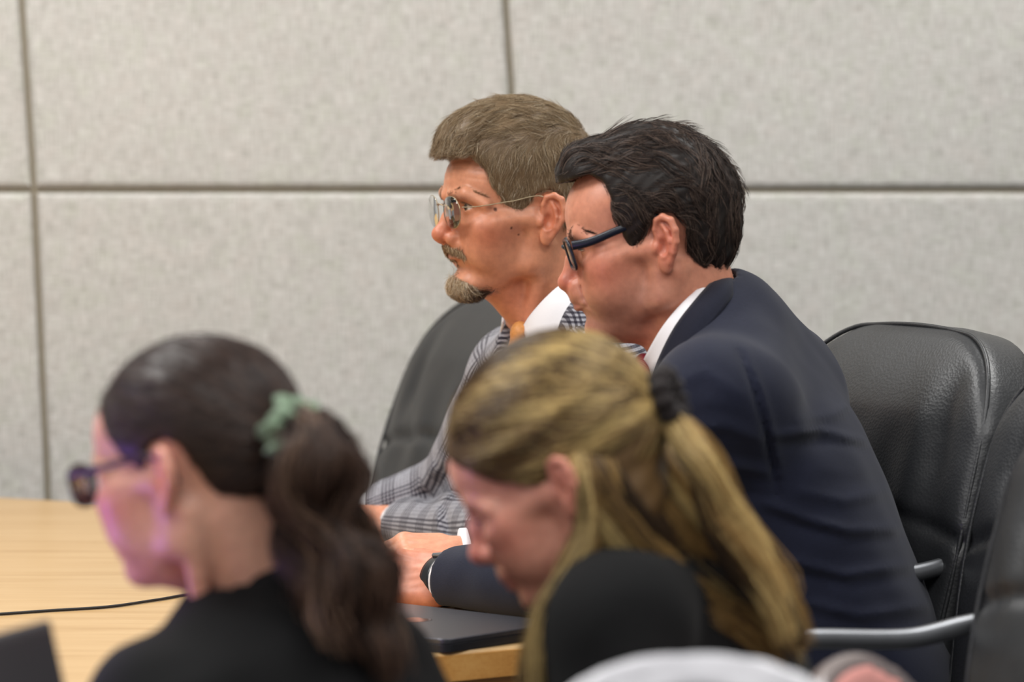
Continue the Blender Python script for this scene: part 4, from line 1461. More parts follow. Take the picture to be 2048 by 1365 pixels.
    v, q = surface(fj, lo, hi, 0.0047, slack=0.02)
    v = relax(v, q, 1, 0.4)
    jacket = mesh_obj('jacket', v, q, M_NAVY, person)
    # collar and lapel
    near_in = [PX(1438, 556, 4.965), PX(1424, 566, 4.905), PX(1390, 604, 4.876), PX(1352, 654, 4.866), PX(1322, 712, 4.873), PX(1303, 765, 4.90), PX(1290, 850, 4.93)]
    near_out = [PX(1470, 574, 4.965), PX(1464, 592, 4.885), PX(1428, 642, 4.848), PX(1386, 692, 4.834), PX(1346, 752, 4.84), PX(1318, 820, 4.87), PX(1296, 900, 4.915)]
    mid = [0.5 * (a + b) + np.array([0.006, -0.004, 0.006]) for a, b in zip(near_in, near_out)]
    v, q = sheet([near_in, mid, near_out], 0.005, 2)
    mesh_obj('lapel', v, q, M_NAVY2, jacket)
    mir = lambda p: np.array([p[0] + 0.02, 2 * 4.962 - p[1], p[2]])
    v, q = sheet([[mir(p) for p in near_out], [mir(p) for p in mid], [mir(p) for p in near_in]], 0.005, 2)
    mesh_obj('lapel', v, q, M_NAVY2, jacket)
    # shirt: front, collar, cuffs
    def fs(P):
        d = jk.sd(P, -0.02)
        d = np.minimum(d, sd_cap(P, neck0 * 0.25 + neck1 * 0.75, neck1 + (0, 0, -0.03), 0.063, 0.07))
        d = smax(d, -sd_cap(P, neck0, neck1 * 0.85 + neck0 * 0.15, 0.057, 0.0635), 0.004)
        return np.maximum(d, -(P - PX(1560, 900, 4.96)) @ np.array([-0.3, 0, 0.95]))
    lo, hi = bbox([nb, PX(1300, 1000, 4.9), PX(1500, 900, 5.1), PX(1500, 900, 4.8)], 0.09)
    v, q = surface(fs, lo, hi, 0.007, slack=0.02)
    shirt = mesh_obj('shirt', v, q, M_SHIRT, person)
    ci = [PX(1436, 548, 4.962), PX(1412, 566, 4.905), PX(1366, 606, 4.884), PX(1326, 654, 4.886), PX(1296, 705, 4.915), PX(1287, 722, 4.945)]
    co = [PX(1452, 580, 4.965), PX(1432, 606, 4.892), PX(1394, 654, 4.868), PX(1356, 702, 4.866), PX(1322, 752, 4.892), PX(1306, 758, 4.93)]
    md = [0.55 * a + 0.45 * b + np.array([0.002, -0.003, 0.002]) for a, b in zip(ci, co)]
    v, q = sheet([ci, md, co], 0.003, 2)
    mesh_obj('collar', v, q, M_SHIRT, shirt)
    v, q = sheet([[mir(p) for p in co], [mir(p) for p in md], [mir(p) for p in ci]], 0.003, 2)
    mesh_obj('collar', v, q, M_SHIRT, shirt)
    for W_, E_, ex in ((WL, EL, 0.003), (WR, ER, 0.003)):
        ax = (W_ - E_) / np.linalg.norm(W_ - E_)
        v, f = tube_path([W_ - ax * 0.04, W_ - ax * 0.015, W_ + ax * ex], [0.0365, 0.0365, 0.0360], 8, 32)
        v[:, 2] = np.maximum(v[:, 2], TZ + 0.004)
        mesh_obj('cuff', v, f, M_SHIRT, shirt)
    # tie
    t0 = PX(1287, 735, 4.95)
    fk = lambda P: np.minimum(sd_ell(P, t0 + (0, 0, -0.004), (0.017, 0.02, 0.022)), sd_chain(P, [t0 + (0.004, 0, -0.015), t0 + (0.012, 0.003, -0.09), t0 + (0.03, 0.004, -0.3)], [0.014, 0.022, 0.034]))
    def ft(P):
        d = fk(P)
        q = (P - t0) @ np.array([-0.95, 0, 0.3])
        return smax(d, np.abs(q) - 0.014, 0.006)
    lo, hi = bbox([t0, t0 + (0.03, 0, -0.3)], 0.06)
    v, q = surface(ft, lo, hi, 0.004, slack=0.01)
    m, nt, b = new_mat('red_silk')
    vv = coords(nt, 'Object', (1, 1, 1))
    wv = N(nt, 'ShaderNodeTexWave'); wv.inputs['Scale'].default_value = 160; wv.bands_direction = 'DIAGONAL'
    nt.links.new(vv, wv.inputs['Vector'])
    r = ramp(nt, [(0.3, rgba((128, 32, 52))), (0.7, rgba((172, 64, 84)))])
    nt.links.new(wv.outputs['Fac'], r.inputs[0]); nt.links.new(r.outputs[0], b.inputs['Base Color'])
    b.inputs['Roughness'].default_value = 0.45
    mesh_obj('tie', v, q, m, person, label='dark red tie')
    # watch on the near wrist
    ax = (WL - EL) / np.linalg.norm(WL - EL)
    wc = WL + ax * 0.012
    S = []
    up = np.array([0, 0, 1.0]); sd = np.cross(ax, up); sd /= np.linalg.norm(sd); up = np.cross(sd, ax)
    band = [[wc + ax * o + (math.cos(a) * sd * 0.0345 + math.sin(a) * up * 0.0315) for a in np.linspace(0, 2 * math.pi, 28)] for o in (-0.009, 0.0, 0.009)]
    v, q = sheet(band, 0.004, 1)
    wt = mesh_obj('wristwatch', v, q, M_BLACKPLASTIC, person)
    R = np.stack([ax, up, -sd if (sd @ np.array([0, -1, 0])) < 0 else sd], 1)
    cam_dir = np.array([0.0, -1.0, 0.0]); outw = cam_dir - (cam_dir @ ax) * ax; outw /= np.linalg.norm(outw)
    tang = np.cross(outw, ax)
    v, f = bevel_box(wc + up * 0.0335, (0.011, 0.014, 0.003), 0.002, np.stack([ax, sd, up], 1))
    mesh_obj('watch_case', v, f, M_GREYMETAL, wt, smooth=False)
    # trousers and shoes
    seat = np.array([hipc[0], hipc[1], 0.56])
    fl = lambda P: np.maximum(smin(legs_sdf(P, seat, fwd, left, 0.53, 0.40), sd_ell(P, seat + (0.0, 0, 0.05), (0.15, 0.19, 0.12)), 0.05), P[:, 2] - 0.68)
    lo, hi = bbox([seat, seat + fwd * 0.45, (seat[0], seat[1], 0.05)], 0.24); lo[2] = 0.02; hi[2] = 0.72
    v, q = surface(fl, lo, hi, 0.016, slack=0.03)
    mesh_obj('trousers', v, q, M_NAVY, person)
    shoes(person, seat, fwd, left, 0.53, 0.40, M_BLACKPLASTIC)

    # hair
    poly = [(150, 94), (104, 91), (66, 98), (51, 87), (45, 66), (45, 44), (40, 28), (33, 4), (24, 6), (16, 18), (8, 32), (-2, 44), (-23, 44), (-36, 24), (-30, -8), (-37, -22), (-56, -32), (-84, -40), (-130, -42), (-130, 220), (150, 220)]
    gro = lambda L: 0.7 * np.sin(L[:, 2] * 0.42 + L[:, 0] * 0.22 + 2.2 * np.sin(L[:, 0] * 0.05 + L[:, 1] * 0.07)) + 0.8 * np.sin(L[:, 1] * 0.3 + L[:, 0] * 0.1)
    F = hair_field([((0, 0, 56), (97, 82, 92)), ((62, 0, 98), (46, 56, 40)), ((-44, 0, 8), (46, 60, 56))], SKULL[:1] + SKULL[2:], poly, 6.0, p, gro)
    fH = lambda P: F(fr.l(P)) * fr.mm()
    v, q = surface(fH, fr.o - np.array([0.17, 0.13, 0.08]), fr.o + np.array([0.17, 0.13, 0.19]), 0.0032, slack=0.006)
    VL = fr.l(v)
    def flow(L):
        x, y, z = L[:, 0], L[:, 1], L[:, 2]
        k = np.clip((100 - z) / 70, 0, 1)
        back = np.clip((-20 - x) / 60, 0, 1)
        d = np.stack([-1.0 + 0.35 * k + 0.7 * back, 0.25 * np.sign(y) * (1 - k), -0.15 - 0.75 * k - 0.8 * back], 1)
        fr_ = np.clip((x - 62) / 30, 0, 1) * np.clip((z - 85) / 20, 0, 1)
        d = d + fr_[:, None] * np.stack([0.1 + 0 * x, 0.3 * np.sign(y), 1.1 + 0 * x], 1)
        return d
    cond = lambda L: (L[:, 1] > -45)
    cen = roots_on(VL, 620, rng, cond)
    st = comb_locks(F, cen, 24, flow, 62, 9, rng, (-4.5, 3.0), 2.6, 0.45)
    # loose strands at the forehead and crown
    cen2 = roots_on(VL, 26, rng, lambda L: (L[:, 2] > 85) & (L[:, 1] > -40))
    st2 = comb_locks(F, cen2, 10, flow, 55, 9, rng, (0, 4), 1.5, 0.6, lift=9)
    cols = np.array([s2l((52, 42, 37)), s2l((68, 55, 48)), s2l((94, 78, 68)), s2l((36, 29, 26))])
    st = np.concatenate([st, st2])
    C = cols[rng.integers(0, 4, len(st))] * rng.uniform(0.7, 1.25, (len(st), 1))
    # greying sideburn edge
    C = np.where(((st[:, -1, 2] < 20) & (st[:, -1, 0] > 20))[:, None], C * 1.5, C)
    hv, hq, hc = strand_mesh(fr, st, C, 0.24)
    v, q, c = join_arrays([(v, q, np.tile(s2l((32, 26, 23)), (len(v), 1))), (hv, hq, hc)])
    mesh_obj('hair', v, q, M_HAIRD, person, col=c)
    # eyebrows and lashes
    base = np.stack([rng.uniform(74, 99, 220), rng.uniform(0, 1, 220), np.zeros(220)], 1)
    t = rng.uniform(0.12, 1, 240) ** 0.9
    bx = 104 - 22 * t - 10 * t * t; by = 10 + 42 * t; bz = 29 + 5 * np.sin(t * 2.4) - 5 * t + rng.normal(0, 2.3, 240)
    hd = lambda L: head_sdf(L, p)
    for s in (-1, 1):
        R0 = np.stack([bx, s * by, bz], 1).astype(np.float32)
        for _ in range(4):
            R0 = R0 - grad(hd, R0, 1.0) * hd(R0)[:, None]
        fl_ = lambda L: np.tile(np.array([-0.6, s * 0.9, 0.15]), (len(L), 1))
        bs = comb(hd, R0, fl_, 6, 4, rng, (0.5, 1.6), 0.3, 0.15)
        bv, bq, bc = strand_mesh(fr, bs, np.tile(s2l((48, 38, 34)), (240, 1)) * rng.uniform(0.7, 1.3, (240, 1)), 0.2)
        mesh_obj('eyebrow', bv, bq, M_HAIRD, person, col=bc)
    eyeglasses(person, fr, 49, 35, 5.0, 2.0, mat_plain('black_acetate', (24, 28, 40), 0.22, 0, 0.5), cx=36, x0=104, z0=9, tilt=0.16, wrap=0.12, temple_r=2.0, temple_h=2.7, ear=(-4, 74, 38), temple_z=0.62)
    return person
man_navy()
# ------------------------------------------------------------------ grey haired man in the checked jacket
def mat_plaid():
    m, nt, b = new_mat('checked_wool')
    at = N(nt, 'ShaderNodeAttribute', attribute_name='Weave')
    sp = N(nt, 'ShaderNodeSeparateXYZ')
    nt.links.new(at.outputs['Vector'], sp.inputs[0])
    def stripes(s, off):
        a = math_node(nt, 'FRACT', math_node(nt, 'DIVIDE', math_node(nt, 'ADD', s, off), 0.050))
        band = math_node(nt, 'LESS_THAN', a, 0.5)
        c = math_node(nt, 'FRACT', math_node(nt, 'DIVIDE', s, 0.0062))
        fine = math_node(nt, 'LESS_THAN', c, 0.5)
        return math_node(nt, 'ADD', math_node(nt, 'MULTIPLY', band, math_node(nt, 'MULTIPLY', fine, 0.85)), math_node(nt, 'MULTIPLY', fine, 0.22))
    u = stripes(sp.outputs[0], 0.0); w = stripes(sp.outputs[1], 0.011)
    v = coords(nt, 'Object')
    n = noise(nt, v, 420, 2)
    t = math_node(nt, 'ADD', math_node(nt, 'MULTIPLY', math_node(nt, 'ADD', u, w), 0.42), math_node(nt, 'MULTIPLY', math_node(nt, 'SUBTRACT', n, 0.5), 0.5))
    r = ramp(nt, [(0.0, rgba((158, 158, 164))), (0.3, rgba((98, 96, 104))), (0.7, rgba((42, 40, 50)))])
    nt.links.new(t, r.inputs[0])
    nt.links.new(r.outputs[0], b.inputs['Base Color'])
    b.inputs['Roughness'].default_value = 0.9
    b.inputs['Specular IOR Level'].default_value = 0.15
    b.inputs['Sheen Weight'].default_value = 0.15
    bump(nt, b, n, 0.3, 0.0008)
    return m

def man_grey():
    rng = np.random.default_rng(11)
    fr = mk_frame((1084, 442), 5.45, 22, 0, 0, 1.04)
    p = dict(eye_z=8, lid_up=5.6, lid_lo=4.4, jaw_w=0.95, cheek=-3, nasolabial=1.6, smile=-2.5, lip_u=3.0, lip_l=4.0, tip_x=1.0, tip_z=5.5, ear_tilt=-8, ear_s=1.05, brow=4, nas_x=2,
             mouth_z=15, lines=[(56, 0.45), (66, 0.5), (75, 0.4)], moles=[((60, 15), 2.3), ((40, -9), 1.5), ((27, -18), 1.2)])
    hipc = PX(1215, 1270, 5.60); nb = PX(1118, 668, 5.47)
    ty = math.radians(16)
    left = np.array([math.sin(ty), -math.cos(ty), 0]); fwd = np.array([-math.cos(ty), -math.sin(ty), 0])
    person = empty('person', (hipc[0], hipc[1], 0), 'grey haired man with a goatee and wire glasses in a grey checked jacket', 'person')
    neck0 = fr.w((-24, 0, -25)); neck1 = PX(1136, 720, 5.47)
    def neck(P):
        d = sd_cap(P, neck0, neck1, 0.054, 0.058) / fr.mm()
        S = fr.l(P); S[:, 1] = np.abs(S[:, 1])
        d = smin(d, sd_cap(S, (-14, 56, -30), (0, 30, -135), 10, 9), 16)
        d = smin(d, sd_ell(S, (36, 0, -80), (40, 32, 18)), 18)
        return smin(d, sd_cap(P, fr.w((38, 0, -82)), PX(1098, 668, 5.46), 0.022, 0.034) / fr.mm(), 16)
    v, q, c = build_head(fr, p, neck, fr.o - np.array([0.17, 0.14, 0.21]), fr.o + np.array([0.17, 0.14, 0.16]), 0.0017,
                         ((205, 143, 110), (190, 94, 68), (178, 108, 92)), None)
    parts = [(v, q, c)]
    torso = Loft(hipc, nb, left, [(0, .16, .10, 0), (.3, .15, .095, 0), (.6, .165, .10, 0), (.8, .16, .085, 0), (.95, .08, .06, 0), (1.05, .05, .05, 0)])
    SL = nb + left * 0.185 + np.array([0.03, 0, -0.060]); SR = nb - left * 0.185 + np.array([0.0, 0, -0.075])
    EL = PX(1030, 1085, 5.48); WL = PX(806, 1056, 5.74)
    ER = PX(912, 985, 5.82); WR = PX(742, 1032, 5.86)
    def fb(P):
        d = torso.sd(P, -0.012)
        d = smin(d, sd_chain(P, [SL, EL, WL], [0.05, 0.04, 0.026], 0.01), 0.03)
        return smin(d, sd_chain(P, [SR, ER, WR], [0.05, 0.04, 0.026], 0.01), 0.03)
    lo, hi = bbox([hipc, nb, SL, SR, EL, ER, WL, WR], 0.12)
    v, q = surface(fb, lo, hi, 0.013, slack=0.03)
    parts.append((v, q, np.tile(s2l((204, 140, 110)), (len(v), 1))))
    for W_, fd, bk, sg in ((WL, (-0.97, 0.2, 0.0), (0.0, -0.55, 0.83), -1), (WR, (-0.95, -0.25, 0.0), (0.0, -0.3, 0.95), 1)):
        fh = lambda P: hand_sdf(P, W_, fd, bk, sg, [(0.4, 0.7, 0.4)] * 4, 0.07, (0.45, -0.2))
        lo, hi = bbox([W_, W_ + np.array(fd) * 0.19], 0.08)
        vh, qh = surface(fh, lo, hi, 0.003, slack=0.006)
        parts.append((vh, qh, np.tile(s2l((206, 142, 112)), (len(vh), 1))))
    v, q, c = join_arrays(parts)
    mesh_obj('body', v, q, M_SKIN, person, col=c)
    for s in (-1, 1): eye_part(fr, s, person, M_EYE, (1, 0.05, -0.06), 8)
    eyelashes(fr, p, person, M_LASH)

    jk = Loft(hipc, nb, left, [(-.06, .18, .13, 0), (.0, .18, .13, 0.0), (.3, .18, .125, 0.0), (.6, .19, .12, 0.0), (.8, .175, .10, 0.004), (.9, .13, .08, 0.004), (1.0, .08, .06, 0.0), (1.03, .07, .05, 0)])
    FL = [([(905, 905), (860, 945), (830, 985)], 0.007, 10), ([(930, 930), (885, 960), (850, 1005)], -0.008, 10), ([(940, 965), (900, 985), (875, 1010)], 0.006, 9),
          ([(870, 915), (880, 935), (905, 950)], -0.006, 8), ([(820, 985), (860, 990), (890, 1012)], -0.005, 8),
          ([(890, 1022), (893, 1050), (905, 1090)], -0.008, 8), ([(872, 1022), (876, 1050), (884, 1090)], 0.005, 9), ([(930, 1030), (925, 1060), (930, 1090)], 0.005, 10)]
    def fj(P):
        d = jk.sd(P)
        d = smin(d, sd_cap(P, nb - np.array([0, 0, 0.02]), SL, 0.06, 0.075), 0.045)
        d = smin(d, sd_cap(P, nb - np.array([0, 0, 0.02]), SR, 0.06, 0.075), 0.045)
        arm1 = sd_chain(P, [SL, EL + (0, 0, 0.01), WL + (WL - EL) * 0.1], [0.078, 0.060, 0.041], 0.02)
        arm2 = sd_chain(P, [SR, ER, WR + (WR - ER) * 0.1], [0.078, 0.058, 0.041], 0.02)
        for k_, (W_, E_) in enumerate(((WL, EL), (WR, ER))):
            ax = (W_ - E_) / np.linalg.norm(W_ - E_)
            if k_ == 0: arm1 = smax(arm1, (P - W_) @ ax + 0.004, 0.006)
            else: arm2 = smax(arm2, (P - W_) @ ax + 0.004, 0.006)
        d = np.minimum(smin(d, arm1, 0.025 * (1)), d)
        d = np.minimum(smin(d, arm2, 0.012), d)
        d = np.maximum(d, TZ + 0.003 - P[:, 2] - 10 * (P[:, 0] > 0.03))
        d = smax(d, -sd_cap(P, neck0, neck1, 0.062, 0.070), 0.008)
        cf = nb + fwd * 0.07
        d = smax(d, -sd_chain(P, [cf + (0, 0, 0.02), cf + fwd * 0.05 + (0, 0, -0.12), cf + fwd * 0.05 + (0, 0, -0.33)], [0.055, 0.05, 0.015]), 0.01)
        return d - folds(P, FL, 5.95) - ripple(P, 24, 0.0013)
    lo, hi = bbox([hipc - (0, 0, .02), nb, SL, SR, EL, ER, WL, WR], 0.15)
    v, q = surface(fj, lo, hi, 0.0065, slack=0.03)
    v = relax(v, q, 1, 0.4)
    # thread directions follow the nearest limb
    t, y, d_ = jk.coords(v)
    best = jk.sd(v) + 0.012; uv = np.stack([np.arctan2(y, d_) * 0.14, t * jk.L], 1)
    for ch in ((SL, EL, WL), (SR, ER, WR)):
        acc = 0.0
        for a, b in zip(ch[:-1], ch[1:]):
            ln = np.linalg.norm(b - a); ax = (b - a) / ln
            q_ = v - a; s_ = q_ @ ax; sc = np.clip(s_, 0, ln)
            r_ = q_ - sc[:, None] * ax
            dd = np.linalg.norm(r_, axis=1) - 0.055
            e1 = np.cross(ax, (0.1, 0.9, 0.3)); e1 /= np.linalg.norm(e1); e2 = np.cross(ax, e1)
            an = np.arctan2(r_ @ e1, r_ @ e2)
            nu = np.stack([an * 0.05, acc + s_], 1)
            m_ = (dd < best) & ((acc > 0) | (s_ > 0.07))
            uv[m_] = nu[m_]; best = np.where(m_, dd, best); acc += ln
    plaid = mat_plaid()
    jacket = mesh_obj('jacket', v, q, plaid, person, uv=uv)
    # lapels, shirt collar
    def curve(lst): return [PX(*a) for a in lst]
    near_in = curve([(1168, 580, 5.47), (1160, 588, 5.405), (1140, 604, 5.385), (1122, 632, 5.375), (1108, 670, 5.375), (1096, 720, 5.385), (1085, 800, 5.40)])
    near_out = curve([(1195, 600, 5.47), (1192, 612, 5.39), (1180, 636, 5.355), (1168, 668, 5.34), (1150, 712, 5.34), (1125, 765, 5.355), (1092, 850, 5.39)])
    mid = [0.5 * (a + b) + np.array([-0.003, -0.006, 0.004]) for a, b in zip(near_in, near_out)]
    def lap(rows, thick, mat, par, name, uvs=True):
        v, q = sheet(rows, thick, 2)
        o = mesh_obj(name, v, q, mat, par, uv=np.stack([v[:, 0] * 0.9 + v[:, 1] * 0.4, v[:, 2]], 1))
        return o
    lap([near_in, mid, near_out], 0.005, plaid, jacket, 'lapel')
    mp = mirror_plane(nb, left)
    lap([[mp(a) for a in near_out], [mp(a) for a in mid], [mp(a) for a in near_in]], 0.005, plaid, jacket, 'lapel')
    def fs(P):
        d = jk.sd(P, -0.016)
        d = np.minimum(d, sd_cap(P, neck0 * 0.3 + neck1 * 0.7, neck1 + (0, 0, -0.03), 0.0615, 0.068))
        d = smax(d, -sd_cap(P, neck0, neck1 * 0.85 + neck0 * 0.15, 0.0545, 0.060), 0.004)
        return np.maximum(d, (nb[2] - 0.40) - P[:, 2])
    lo, hi = bbox([nb, nb - (0, 0, 0.36)], 0.2)
    v, q = surface(fs, lo, hi, 0.008, slack=0.02)
    shirt = mesh_obj('shirt', v, q, M_SHIRT, person)
    ci = curve([(1162, 560, 5.47), (1145, 566, 5.41), (1120, 572, 5.39), (1090, 598, 5.385), (1062, 630, 5.39), (1046, 655, 5.405)])
    co = curve([(1172, 590, 5.475), (1164, 600, 5.40), (1146, 620, 5.375), (1124, 652, 5.365), (1092, 694, 5.368), (1060, 702, 5.385)])
    md = [0.55 * a + 0.45 * b + np.array([0.0, -0.003, 0.002]) for a, b in zip(ci, co)]
    v, q = sheet([ci, md, co], 0.003, 2); mesh_obj('collar', v, q, M_SHIRT, shirt)
    v, q = sheet([[mp(a) for a in co], [mp(a) for a in md], [mp(a) for a in ci]], 0.003, 2); mesh_obj('collar', v, q, M_SHIRT, shirt)
    for W_, E_ in ((WL, EL), (WR, ER)):
        ax = (W_ - E_) / np.linalg.norm(W_ - E_)
        v, f = tube_path([W_ - ax * 0.04, W_ - ax * 0.01, W_ + ax * 0.010], [0.0365, 0.0365, 0.036], 8, 32)
        v[:, 2] = np.maximum(v[:, 2], TZ + 0.004)
        mesh_obj('cuff', v, f, M_SHIRT, shirt)
    t0 = PX(1040, 668, 5.41)
    ft = lambda P: np.minimum(sd_ell(P, t0, (0.014, 0.017, 0.018)), smax(sd_chain(P, [t0 + (0, 0, -0.01), t0 + fwd * 0.03 + (0, 0, -0.12), t0 + fwd * 0.04 + (0, 0, -0.34)], [0.013, 0.026, 0.034]), np.abs((P - t0 - fwd * 0.012) @ fwd) - 0.03, 0.006))
    lo, hi = bbox([t0, t0 + fwd * 0.04 + (0, 0, -0.34)], 0.05)
    v, q = surface(ft, lo, hi, 0.005, slack=0.01)
    mesh_obj('tie', v, q, mat_plain('orange_silk', (206, 140, 78), 0.5, 0, 0.4, 0.12, 200), person, label='orange tie')
    seat = np.array([hipc[0], hipc[1], 0.56])
    fl = lambda P: np.maximum(smin(legs_sdf(P, seat, fwd, left, 0.53, 0.40), sd_ell(P, seat + (0.0, 0, 0.05), (0.15, 0.19, 0.12)), 0.05), P[:, 2] - 0.68)
    lo, hi = bbox([seat, seat + fwd * 0.45, (seat[0], seat[1], 0.05)], 0.24); lo[2] = 0.02; hi[2] = 0.72
    v, q = surface(fl, lo, hi, 0.016, slack=0.03)
    mesh_obj('trousers', v, q, M_NAVY, person)
    shoes(person, seat, fwd, left, 0.53, 0.40, M_BLACKPLASTIC)

    # hair
    poly = [(150, 84), (104, 87), (86, 86), (71, 68), (65, 46), (54, 32), (47, 12), (42, -8), (28, -9), (18, 16), (8, 34), (-8, 40), (-26, 34), (-34, 8), (-36, -20), (-50, -40), (-130, -42), (-130, 230), (150, 230)]
    gro = lambda L: 0.6 * np.sin(L[:, 1] * 0.35 + 2 * np.sin(L[:, 0] * 0.06 + L[:, 2] * 0.04))
    F = hair_field([((11, 0, 79), (108, 80, 82)), ((73, 0, 108), (34, 50, 26))], SKULL, poly, 3.0, p, gro)
    fH = lambda P: F(fr.l(P)) * fr.mm()
    v, q = surface(fH, fr.o - np.array([0.17, 0.14, 0.08]), fr.o + np.array([0.17, 0.14, 0.19]), 0.0034, slack=0.006)
    VL = fr.l(v)
    def flow(L):
        x, y, z = L[:, 0], L[:, 1], L[:, 2]
        top = np.clip((z - 92 + 0.12 * x) / 26, 0, 1)
        d1 = np.stack([1.0 + 0 * x, 0.35 * np.sign(y) * np.clip(np.abs(y) / 40, 0, 1), 0.25 - 0.012 * np.clip(x - 40, 0, 100)], 1)
        d2 = np.stack([0.25 - 0.5 * np.clip((40 - x) / 60, 0, 1), 0 * x, -1.0 + 0 * x], 1)
        return d1 * top[:, None] + d2 * (1 - top)[:, None]
    st1 = comb_locks(F, roots_on(VL, 760, rng, lambda L: (L[:, 2] > 92) & (L[:, 1] > -60)), 18, flow, 34, 7, rng, (-2.0, 2.0), 2.6, 0.25, lift=1.5)
    st2 = comb_locks(F, roots_on(VL, 1500, rng, lambda L: (L[:, 2] <= 108) & (L[:, 1] > -20)), 12, flow, 17, 5, rng, (-0.6, 1.6), 2.6, 0.12, lift=0.8)
    st3 = comb_locks(F, roots_on(VL, 60, rng, lambda L: (L[:, 2] > 100) & (L[:, 1] > -60)), 5, flow, 30, 7, rng, (0, 2.0), 2.0, 0.4, lift=6)
    st4 = comb_locks(F, roots_on(VL, 160, rng, lambda L: (L[:, 2] > 88) & (L[:, 0] < 10) & (L[:, 1] > -60)), 16, flow, 30, 7, rng, (-1.0, 2.0), 2.6, 0.25, lift=1.0)
    edge = lambda L: np.tile(np.array([0.75, 0.15, -0.55]), (len(L), 1))
    st5 = comb_locks(F, roots_on(VL, 90, rng, lambda L: (L[:, 2] > 82) & (L[:, 2] < 100) & (L[:, 0] > 74) & (L[:, 1] > -50)), 9, edge, 16, 5, rng, (0.5, 2.5), 2.0, 0.3, lift=7)
    cols = np.array([s2l((134, 112, 84)), s2l((152, 130, 100)), s2l((178, 158, 128)), s2l((112, 92, 68)), s2l((204, 190, 166))])
    pr = [0.3, 0.3, 0.18, 0.16, 0.06]
    outs = [(v, q, np.tile(s2l((112, 92, 68)), (len(v), 1)))]
    for st, m_ in ((st1, 7), (st2, 5), (st3, 7), (st4, 7), (st5, 5)):
        C = cols[rng.choice(5, len(st), p=pr)] * rng.uniform(0.8, 1.2, (len(st), 1))
        side = np.clip((26 - st[:, 0, 2]) / 14, 0, 1)[:, None] * (st[:, 0, 0] > 10)[:, None]
        C = C * (1 - side) + s2l((200, 186, 172)) * side
        outs.append(strand_mesh(fr, st, C, 0.17))
    v, q, c = join_arrays(outs)
    mesh_obj('hair', v, q, M_HAIR, person, col=c)
    hd = lambda L: head_sdf(L, p)
    def bristles(name, n, gen, flowv, length, colset, level=(0.3, 2.0), lift=2.0, rad=0.3, steps=5, jit=0.2):
        R0 = gen(n).astype(np.float32)
        for _ in range(5): R0 = R0 - grad(hd, R0, 1.0) * np.clip(hd(R0), -8, 8)[:, None]
        bs = comb(hd, R0, flowv, length, steps, rng, level, lift, jit)
        C = np.asarray(colset)[rng.integers(0, len(colset), n)] * rng.uniform(0.8, 1.2, (n, 1))
        dk = np.clip((86 - R0[:, 0]) / 18, 0, 1)[:, None] * np.clip((-70 - R0[:, 2]) / 10, 0, 1)[:, None]
        C = C * (1 - dk) + s2l((70, 50, 38)) * dk
        bv, bq, bc = strand_mesh(fr, bs, C, rad)
        mesh_obj(name, bv, bq, M_HAIR, person, col=bc)
    mx, mz = 101, -43
    fv = lambda d: (lambda L: np.stack([np.full(len(L), d[0]), np.sign(L[:, 1]) * d[1], np.full(len(L), d[2])], 1))
    grey = [s2l((164, 134, 100)), s2l((138, 110, 80)), s2l((192, 168, 134)), s2l((118, 92, 66))]
    def g_m(n):
        t = rng.uniform(-1, 1, n); return np.stack([108 - 20 * np.abs(t) ** 1.5, 27 * t, mz + 9 - 9 * np.abs(t) ** 1.5 + rng.normal(0, 2.4, n)], 1)
    bristles('moustache', 1100, g_m, fv((0.25, 0.35, -1.0)), 8, grey, (0.3, 2.6), 1.5, 0.30)
    white = [s2l((206, 186, 154)), s2l((182, 156, 122)), s2l((152, 124, 94)), s2l((222, 206, 180))]
    def g_g(n):
        t = rng.uniform(-1, 1, n); u = rng.uniform(0, 1, n) ** 0.8
        x = 98 - 46 * np.abs(t) * u - 10 * (1 - u) - 22 * u * rng.uniform(0, 1, n); z = -76 - 20 * u - 3 * np.abs(t)
        return np.stack([x, 27 * t, z], 1)
    bristles('goatee', 3800, g_g, fv((0.45, 0.1, -1.0)), 22, white, (0.3, 5.0), 6.5, 0.2, 6, 0.45)
    def g_s(n): return np.stack([np.full(n, 104.0), rng.normal(0, 4.5, n), -60 + rng.normal(0, 3, n)], 1)
    bristles('soul_patch', 160, g_s, fv((0.3, 0.0, -1.0)), 6, grey, (0.3, 1.4), 0.8)
    def g_b(s):
        def g(n):
            t = rng.uniform(0, 1, n)
            return np.stack([106 - 24 * t - 10 * t * t, s * (10 + 42 * t), 31 + 5 * np.sin(t * 2.4) - 5 * t + rng.normal(0, 2.2, n)], 1)
        return g
    for s in (-1, 1):
        bristles('eyebrow', 260, g_b(s), lambda L: np.tile(np.array([-0.5, s * 0.9, 0.2]), (len(L), 1)), 5.5, [s2l((138, 98, 70)), s2l((164, 124, 92))], (0.5, 1.7), 0.3, 0.18)
    eyeglasses(person, fr, 46, 41, 2.25, 0.62, mat_plain('gold_wire', (176, 160, 130), 0.3, 0.8), cx=33, x0=110, z0=11, tilt=0.10, wrap=0.08, temple_r=0.7, ear=(-2, 79, 30), temple_z=0.35)
    return person
man_grey()
